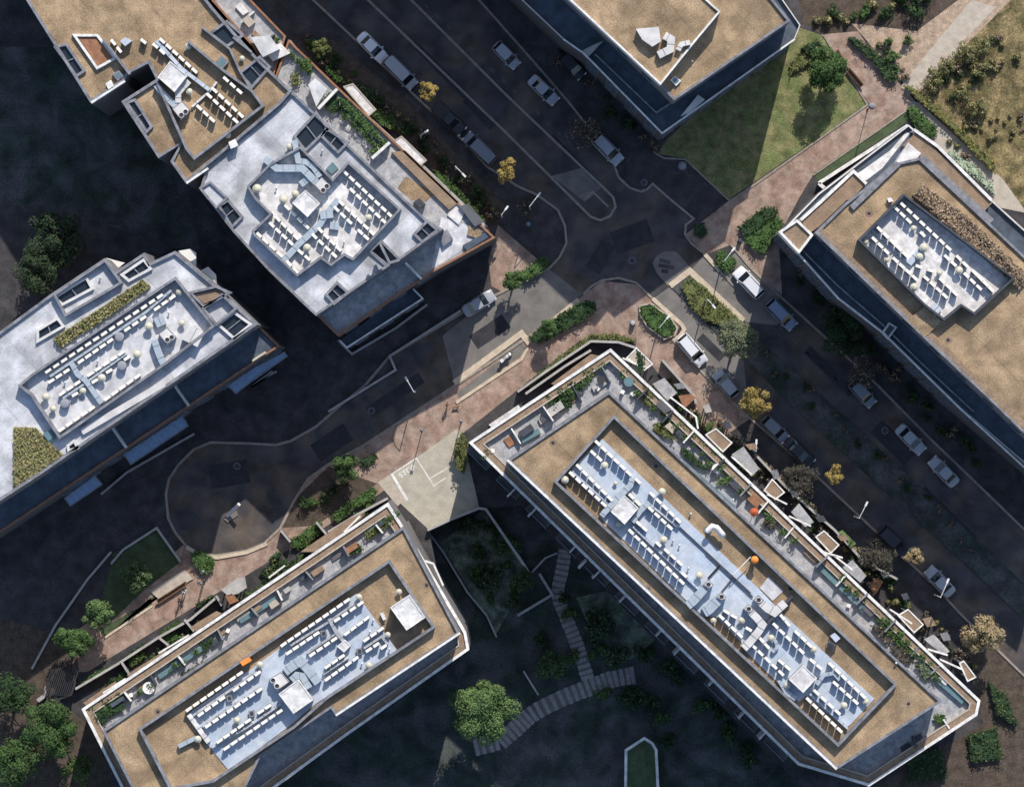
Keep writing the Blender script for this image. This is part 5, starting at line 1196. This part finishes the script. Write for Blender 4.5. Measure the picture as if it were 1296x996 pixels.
# stones and litter of the garden terrace
for i in range(26):
    p_ = q('B', rnd.uniform(300,560), 0); p_ = (p_[0], 0)
    u = rnd.random(); v = rnd.random(); a_ = q('B',320,400); b_ = q('B',520,590)
    x = a_[0]+(b_[0]-a_[0])*u+rnd.uniform(-6,8); y = a_[1]+(b_[1]-a_[1])*u+rnd.uniform(-10,6)
    w = W((x, y), 14.6); o = MB().lathe((w.x, w.y, 14.52), [(rnd.uniform(.2,.45),0),(rnd.uniform(.25,.5),.15),(.15,.3)], 7, sx=rnd.uniform(.7,1.3)).build('garden_stone', 'deck_pale', org=(w.x, w.y, 14.52))
    tag(o, 'pale rough stone lying on the planted garden terrace', 'stone', 'pale stones on the garden terrace')

# ---------------------------------------------------------------- vehicles
def make_car(paint, kind):
    t = thing('parked_car', '', 'car', (0,0,0))
    L_, Wd, Hh = dict(sedan=(4.5,1.78,1.42), suv=(4.6,1.88,1.68), hatch=(4.0,1.72,1.48), van=(4.9,1.9,1.85), pickup=(5.0,1.85,1.7))[kind]
    def loft(secs, mi=0, n=6, mb=None):
        mb = mb or MB(); vs = []; fs = []
        for (x, hw, z0, z1, rd) in secs:
            vs += [(x,-hw*.96,z0),(x,-hw,z0+(z1-z0)*.45),(x,-hw*(1-rd*.35),z1-rd*.12),(x,-hw*(1-rd)*.9,z1),(x,hw*(1-rd)*.9,z1),(x,hw*(1-rd*.35),z1-rd*.12),(x,hw,z0+(z1-z0)*.45),(x,hw*.96,z0)]
        m = len(secs)
        for i in range(m-1):
            for k in range(8):
                l = (k+1) % 8; fs.append((i*8+k, i*8+l, (i+1)*8+l, (i+1)*8+k))
        fs.append(tuple(range(7,-1,-1))); fs.append(tuple((m-1)*8+k for k in range(8)))
        return mb.add(vs, fs, mi)
    w = Wd/2; a = L_/2; bh = .86 if kind in ('sedan','hatch') else .98
    loft([(-a,w*.72,.38,bh*.78,.3),(-a+.12,w*.88,.26,bh*.93,.25),(-a+.5,w*.98,.2,bh,.18),(-a*.3,w,.18,bh+.02,.14),(a*.25,w,.18,bh,.14),(a*.62,w*.98,.2,bh*.95,.2),(a-.25,w*.9,.24,bh*.84,.3),(a-.06,w*.78,.3,bh*.7,.35),(a,w*.66,.36,bh*.6,.35)]).build('body', paint, t, True)
    prof = dict(sedan=(-a+.75,-a+1.35,.35,1.15), suv=(-a+.15,-a+.5,.55,1.3), hatch=(-a+.15,-a+.6,.4,1.1), van=(-a+.1,-a+.25,1.0,1.65), pickup=(-.55,-.4,.6,1.3))[kind]
    x0, x1, x2, x3 = prof; gw = w*.93; rw = w*.76
    gh = MB(); v = []
    for (x, hw, z) in ((x0,gw*.95,bh-.02),(x3,gw*.95,bh-.04)): v += [(x,-hw,z),(x,hw,z)]
    for (x, hw, z) in ((x1,rw*.96,Hh-.03),(x2,rw,Hh-.03)): v += [(x,-hw,z),(x,hw,z)]
    gh.add(v, [(0,1,5,4),(3,2,6,7),(0,4,6,2),(1,3,7,5),(4,5,7,6),(0,2,3,1)]); gh.build('windows', 'car_glass', t)
    rf = MB(); rf.prism([(x1-.03,-rw*.9),(x1+.25,-rw*1.0),(x2-.2,-rw*1.02),(x2+.04,-rw*.92),(x2+.04,rw*.92),(x2-.2,rw*1.02),(x1+.25,rw),(x1-.03,rw*.9)], Hh-.035, Hh+.012); rf.build('roof_panel', paint, t)
    pl = MB()
    for s_ in (-1,1):
        for (xa, xb) in ((x0,x1),(x3,x2)): pl.tube([(xa,s_*gw*.93,bh),(xb,s_*rw*.97,Hh-.02)], .045, 4)
        xm = (x1+x2)/2; pl.tube([(xm,s_*gw*.96,bh),(xm,s_*rw*1.0,Hh-.02)], .035, 4)
    pl.build('pillar', paint, t)
    for x in (-a+.85, a-.85):
        for s_ in (-1,1):
            wb = MB(); wb.lathe((0,0,0), [(.2,-.1),(.32,-.1),(.33,0),(.32,.1),(.2,.1)], 14); wb.v = [Vector((x+p.x, s_*(w-.1)+p.z, .32+p.y)) for p in wb.v]; wo = wb.build('wheel', 'tyre', t)
            wb = MB(); wb.lathe((0,0,0), [(.2,-.105),(.2,.105)], 12); wb.v = [Vector((x+p.x, s_*(w-.1)+p.z, .32+p.y)) for p in wb.v]; wb.build('rim', 'steel', wo)
    for s_ in (-1,1):
        MB().box((a-.13, s_*w*.66, bh*.68), (.22,.34,.13)).build('headlight', 'head', t)
        MB().box((-a+.07, s_*w*.68, bh*.8), (.1,.3,.16)).build('tail_light', 'tail', t)
        MB().box((x3-.25, s_*(w+.08), bh+.05), (.16,.18,.12)).build('wing_mirror', paint, t)
    if kind == 'pickup':
        MB().box((-a+1.0, 0, bh+.025), (1.75, w*1.55, .03)).build('load_bed', 'dark_steel', t)
    if kind == 'suv':
        r_ = MB(); [r_.box(((x1+x2)/2, s_*rw*.9, Hh+.03), (x2-x1-.2,.05,.05)) for s_ in (-1,1)]; r_.build('roof_rail', 'dark_steel', t)
    return t
DEG = 180/math.pi
cars = [  # survey x, y, heading along street deg, kind, paint, label
 ((471,60),-46,'sedan','paint_white','white car cut by the top edge, first in the kerbside line'),
 ((507,92),-46,'van','paint_silver','silver van behind the first white car at the top left kerb'),
 ((568,150),-44,'pickup','paint_dark','dark pickup between the yellow tree and the grey van'),
 ((607,188),136,'van','paint_grey','grey van parked just above the golden tree'),
 ((641,70),-46,'hatch','paint_silver','silver hatchback furthest up the east carriageway'),
 ((688,114),-44,'sedan','paint_silver','silver saloon second down the east carriageway'),
 ((769,189),-46,'suv','paint_silver','light grey car at the kerb bulge of the crossing'),
 ((948,358),133,'suv','paint_white','bright white car in sun beside the round kerb planting'),
 ((989,398),-46,'suv','paint_blue','blue grey car in shade just below the sunlit white car'),
 ((876,443),-50,'suv','paint_white','bright white car in sun beside the corner kerb planter'),
 ((919,486),130,'hatch','paint_silver','silver car half under the olive yellow tree'),
 ((606,384),32,'sedan','paint_silver','silver car alone at the shaded side street kerb'),
 ((1092,498),-48,'hatch','paint_grey','dim grey car alone under the east block'),
 ((1153,556),-46,'sedan','paint_silver','silver saloon, upper of two on the lower east kerb'),
 ((1195,597),134,'sedan','paint_silver','silver saloon, lower of two on the lower east kerb'),
 ((981,543),-44,'hatch','paint_grey','small grey car below the olive yellow tree'),
 ((1012,572),-44,'sedan','paint_dark','nearly black car in shade between small grey car and yellow tree'),
 ((1131,685),-44,'suv','paint_dark','dark car with shiny roof beside the pale brown tree'),
 ((1190,736),133,'sedan','paint_silver','silver saloon parked lowest on the right, under a lamp arm'),
 ((724,83),-48,'hatch','paint_dark','black hatchback half hidden in shade near the top street edge')]
for i, (px, dg, kd, pn, lb) in enumerate(cars):
    t = make_car(pn, kd); w = W(px, 1.0); t.location = (w.x, w.y, .006); t.rotation_euler.z = R(dg); t['label'] = lb; t['group'] = 'cars parked along the streets'
# motorcycle in the lay-by
def motorbike(px, rz, label):
    w = W(px, .6); t = thing('motorcycle', label, 'motorcycle', (w.x, w.y, .01), rz)
    O = Vector()
    for x in (-.65,.65):
        wb = MB(); wb.lathe((0,0,0), [(.16,-.06),(.3,-.07),(.33,0),(.3,.07),(.16,.06)], 14); wb.v = [Vector((x+p.x, p.z, .32+p.y)) for p in wb.v]; wb.build('wheel', 'tyre', t, org=O) if False else None
        me_ = wb; o = me_.build('wheel', 'tyre'); o.parent = t
    for nm, m, mb in (('fuel_tank','paint_white',MB().lathe((.18,0,.62), [(.1,0),(.22,.1),(.2,.25),(.05,.32)], 12, sx=1.5)),('seat','paint_silver',MB().box((-.35,0,.78),(.8,.3,.1))),('engine','steel',MB().box((.05,0,.42),(.5,.3,.35))),
                      ('handlebar','dark_steel',MB().tube([(.35,-.38,1.0),(.5,0,1.02),(.35,.38,1.0)],.025,6)),('fork','steel',MB().tube([(.48,.1,1.0),(.65,.1,.32)],.03,6).tube([(.48,-.1,1.0),(.65,-.1,.32)],.03,6)),
                      ('fairing','paint_white',MB().lathe((.5,0,.78),[(.14,0),(.24,.1),(.18,.26),(.06,.32)],12)),('rear_box','paint_white',MB().box((-.75,0,.98),(.42,.42,.34)))):
        o = mb.build(nm, m); o.parent = t
    return t
motorbike((641,452), R(38), 'white motorcycle standing in the sunlit parking bay')

# ---------------------------------------------------------------- people
def person(px, z, rz, label, shirt, trousers, pose='walk'):
    w = W(px, z+1.0)
    V = [(0,0,.95),(0,0,1.15),(0,0,1.38),(0,0,1.52),(0,.02,1.64),(0,.02,1.74)]
    Rr = [.15,.14,.17,.065,.10,.07]; E = [(0,1),(1,2),(2,3),(3,4),(4,5)]
    st = .22
    def add(par, p, r): V.append(p); Rr.append(r); E.append((par, len(V)-1)); return len(V)-1
    for s_ in (-1,1):
        a = add(0, (s_*.1,0,.88), .10); k = add(a, (s_*.11, s_*st*.5, .48), .065); f = add(k, (s_*.11, s_*st-.05, .09), .045); add(f, (s_*.12, s_*st+.13, .04), .035)
        sh = add(2, (s_*.2,0,1.4), .06); el = add(sh, (s_*.27,-s_*.08,1.12), .045); wr = add(el, (s_*.27, -s_*.08+.16, .92), .032); add(wr, (s_*.265, -s_*.08+.22, .85), .04)
    me = bpy.data.meshes.new('tmp'); me.from_pydata(V, E, []); o = bpy.data.objects.new('person', me); COL.objects.link(o)
    sk = o.modifiers.new('s', 'SKIN'); 
    for i, v in enumerate(me.skin_vertices[0].data): v.radius = (Rr[i], Rr[i]); v.use_root = i == 0
    sb = o.modifiers.new('u', 'SUBSURF'); sb.levels = 1; sb.render_levels = 1
    dg = bpy.context.evaluated_depsgraph_get(); m2 = bpy.data.meshes.new_from_object(o.evaluated_get(dg))
    o.modifiers.clear(); o.data = m2
    for m in ('skin', shirt, trousers, 'hair'): m2.materials.append(MATS[m])
    for p in m2.polygons:
        c = p.center; p.use_smooth = True
        p.material_index = 3 if (c.z > 1.68 or (c.z > 1.58 and c.y < 0)) else 0 if c.z > 1.49 or (abs(c.x) > .22 and c.z < 1.2) else 1 if c.z > .96 else 2 if c.z > .1 else 3
    o.location = (w.x, w.y, z); o.rotation_euler.z = rz; o.data.name = 'person'
    return tag(o, label, 'person')
person(q('J',900,50), .02, R(20), 'person in red top and dark trousers walking on the brick pavement', 'cloth_red', 'cloth_dark')
person(q('M',768,175), .02, R(150), 'person in pale blue clothing standing by the wooden bench', 'cloth_blue', 'cloth_blue')
person(q('M',745,215), .02, R(60), 'person in black clothing walking just behind the pale blue figure', 'cloth_dark', 'cloth_dark')
# dog
w = W(q('J',945,58)); 
V = [(-.32,0,.42),(-.1,0,.44),(.15,0,.42),(.3,0,.46),(.42,0,.58),(.55,0,.56)]; Rr = [.1,.12,.14,.1,.08,.045]; E = [(0,1),(1,2),(2,3),(3,4),(4,5)]
for x, i0 in ((-.3,0),(.25,2)):
    for s_ in (-1,1):
        n0 = len(V); bend = -.06 if x < 0 else .02
        V += [(x, s_*.08, .33), (x-bend*.8, s_*.085, .2), (x+bend, s_*.085, .12), (x+.02, s_*.085, .02)]; Rr += [.055,.035,.025,.028]; E += [(i0,n0),(n0,n0+1),(n0+1,n0+2),(n0+2,n0+3)]
V += [(-.48,0,.55)]; Rr += [.02]; E += [(0,len(V)-1)]
me = bpy.data.meshes.new('dog'); me.from_pydata(V, E, []); o = bpy.data.objects.new('dog', me); COL.objects.link(o); o.modifiers.new('s','SKIN')
for i, v in enumerate(me.skin_vertices[0].data): v.radius = (Rr[i], Rr[i]); v.use_root = i == 0
o.modifiers.new('u','SUBSURF').levels = 1
m2 = bpy.data.meshes.new_from_object(o.evaluated_get(bpy.context.evaluated_depsgraph_get())); o.modifiers.clear(); o.data = m2; m2.materials.append(MATS['rust_brick']); o.location = (w.x, w.y, .02); o.rotation_euler.z = R(10)
tag(o, 'small reddish brown dog beside the person in the red top', 'dog')

# ---------------------------------------------------------------- street furniture
def lamp(label, base, head, h=6.0, m='lamp_white', dia=.06, grp='street lamps'):
    w = W(base); t = thing('street_lamp', label, 'street lamp', (w.x, w.y, 0), 0, grp); e = W(head, h)
    MB().lathe((w.x, w.y, 0), [(.16,0),(.14,.3),(dia+.03,.34),(dia,h-.3),(dia*.8,h)], 8).build('pole', m, t)
    d = Vector((e.x-w.x, e.y-w.y, 0)); L_ = max(d.length, .01); d = d/L_
    MB().tube([(w.x, w.y, h-.1), (w.x+d.x*L_*.5, w.y+d.y*L_*.5, h+.08), (e.x, e.y, h)], .05, 6).build('arm', m, t)
    MB().box((e.x, e.y, h-.02), (.62,.24,.12), math.atan2(d.y, d.x)).build('lamp_head', m, t)
lamp('white arm lamp on the kerb by the golden tree', q('C',120,895), q('C',168,822))
lamp('white arm lamp in the round kerb planting', q('G',1092,246), q('G',1148,182))
lamp('white arm lamp in the corner kerb planter', q('G',768,578), q('G',820,522))
lamp('white arm lamp beside the lower leafless tree', q('L',580,612), q('L',640,548))
lamp('white arm lamp above the lowest silver saloon', q('Q',985,185), q('Q',1050,115))
lamp('white arm lamp beside the pickup on the west pavement', q('B',945,695), q('B',985,725))
lamp('white arm lamp at the shaded side street corner', q('F',738,900), q('F',695,835))
lamp('lamp on the planted median with its head over the road', q('G',1005,440), q('G',1050,470), 6)
lamp('small white lamp by the shaded west pavement shrubs', q('B',770,540), q('B',795,505), 5)
lamp('white arm lamp by the sunlit brick pavement of the west garden', q('B',1175,935), q('B',1200,890), 5)
lamp('white lamp standing by the garden chimney of the patio row', q('L',70,280), q('L',85,235), 5)
def postlamp(label, base, h=4.2, hr=.5):
    w = W(base); t = thing('post_lamp', label, 'lamp post', (w.x, w.y, 0), 0, 'dark globe lamp posts')
    MB().lathe((w.x, w.y, 0), [(.14,0),(.12,.25),(.06,.3),(.05,h)], 8).build('pole', 'dark_steel', t); MB().lathe((w.x, w.y, h), [(.1*hr,-.05),(.42*hr,.02),(.44*hr,.1),(.2*hr,.22),(.04*hr,.26)], 14).build('lamp_head', 'grey_trim', t, True)
postlamp('dark globe post lamp at the brick path corner of the lawn', q('D',645,395), 5.5, 1)
postlamp('dark post lamp rising from the round cul de sac hedge', q('I',880,880), 4.5)
postlamp('dark post lamp on the brick pavement above the driveway', q('J',775,175), 4.2)
postlamp('dark post lamp by the garden wall near the walking person', q('J',972,130), 4.2)
postlamp('dark post lamp above the small clipped hedges of the gardens', q('M',870,120), 4.2)
def bench(px, rz, label, L_=3.0):
    w = W(px, .45); t = thing('bench', label, 'bench', (w.x, w.y, .01), rz)
    for nm, m, mb in (('seat','wood',MB().box((0,0,.45),(L_,.5,.07))),('backrest','wood',MB().box((0,.3,.72),(L_,.07,.38)))): o = mb.build(nm, m); o.parent = t
    for x in (-L_*.4, L_*.4): o = MB().box((x,0,.21),(.1,.45,.42)).build('leg','dark_steel'); o.parent = t
bench(q('M',710,175), R(33), 'long brown wooden bench on the pale platform beside the verge', 4.4)
bench(q('D',508,140), R(-62), 'brown curved bench, upper of two beside the brick path', 2.4)
bench(q('D',580,235), R(-50), 'brown curved bench, lower of two beside the brick path', 2.8)
def bollard(px, label, m='concrete', r=.3, h=.7):
    w = W(px); t = thing('bollard', label, 'bollard', (w.x, w.y, 0)); MB().lathe((w.x, w.y, 0), [(r,0),(r*.9,h*.8),(r*.6,h)], 12).build('post', m, t); MB().lathe((w.x, w.y, 0), [(r*1.3,0),(r*1.3,.06)], 12).build('base', 'grey_trim', t)
bollard(q('G',640,555), 'squat grey bin like bollard at the centre of the brick corner', r=.35, h=1.0)
bollard(q('C',698,762), 'dark round cover post inside the kerb bulge', 'dark_trim', .35, .3)
bollard(q('C',890,678), 'pale small box on the shaded forecourt of the corner block', 'tank_grey', .45, .5)
bollard(q('G',115,55), 'bluish round bollard on the shaded brick corner', 'glass_canopy', .25, .8)
bollard(q('G',1180,140), 'dark rubbish bin beside the shiny shrubs', 'dark_trim', .3, 1.0)
# sculpture on the cul de sac
p0, p1 = W(q('I',985,610), .2), W(q('I',1045,550), 2.2)
t = thing('sculpture', 'pale leaning slab sculpture standing inside the cul de sac circle', 'sculpture', (p0.x, p0.y, 0))
MB().tube([(p0.x, p0.y, .15), (p1.x, p1.y, 2.2)], .28, 4).build('slab', 'white_trim', t); MB().prism([(p0.x-.4,p0.y-.4),(p0.x+1.2,p0.y+.7),(p0.x+1.4,p0.y+.1),(p0.x+.1,p0.y-.8)], 0, .15).build('base', 'asphalt_light', t)
# pergola
P = WW(q('M',75,650,130,560,190,545,220,630,200,690,80,730), 3); c = sum(P, Vector())/len(P)
t = thing('pergola', 'dark slatted pergola beside the end of the brick pavement', 'pergola', (c.x, c.y, 0))
sl = MB()
for k in range(14): sl.box((c.x-1.7+k*.26, c.y+.2, 3.0), (.1,3.6,.16), R(-18))
sl.build('slats', 'dark_steel', t); MB().ribbon(P, .16, 2.75, 2.92, closed=True).build('frame', 'dark_steel', t)
for p in inset(P, .15)[:6]: MB().box((p.x, p.y, 1.38), (.14,.14,2.74)).build('post', 'dark_steel', t)
wall('pale block wall beside the dark slatted pergola', q('M',30,720,70,690,75,650), 1.5, .4, 'slab_pale')

# ---------------------------------------------------------------- camera, light
cam = bpy.data.cameras.new('Camera'); co = bpy.data.objects.new('Camera', cam); COL.objects.link(co); S.camera = co
co.location = (0, 0, H); co.rotation_euler = (0, 0, 0); cam.sensor_width = 36; cam.lens = 36*H/129.6; cam.clip_end = 2000
el = math.atan(20.35/26.7); sd = Vector((.25, .968, 0)).normalized()
sv = Vector((sd.x*math.cos(el), sd.y*math.cos(el), math.sin(el)))
sun = bpy.data.lights.new('Sun', 'SUN'); so = bpy.data.objects.new('Sun', sun); COL.objects.link(so)
sun.energy = 4.6; sun.angle = R(.5); sun.color = (1, .93, .84); so.rotation_euler = sv.to_track_quat('Z', 'Y').to_euler(); so.location = (30, 60, 120)
wd = bpy.data.worlds.new('World'); S.world = wd; wd.use_nodes = True
N = wd.node_tree.nodes; sky = N.new('ShaderNodeTexSky'); sky.sky_type = 'NISHITA'; sky.sun_disc = False
sky.sun_elevation = el; sky.sun_rotation = math.atan2(sd.x, sd.y); sky.air_density = 1.0; sky.dust_density = 1.0
wd.node_tree.links.new(sky.outputs[0], N['Background'].inputs[0]); N['Background'].inputs[1].default_value = .15
S.view_settings.view_transform = 'Standard'; S.view_settings.look = 'None'; S.view_settings.gamma = 1; S.view_settings.exposure = 0.2
S.render.engine = 'CYCLES'
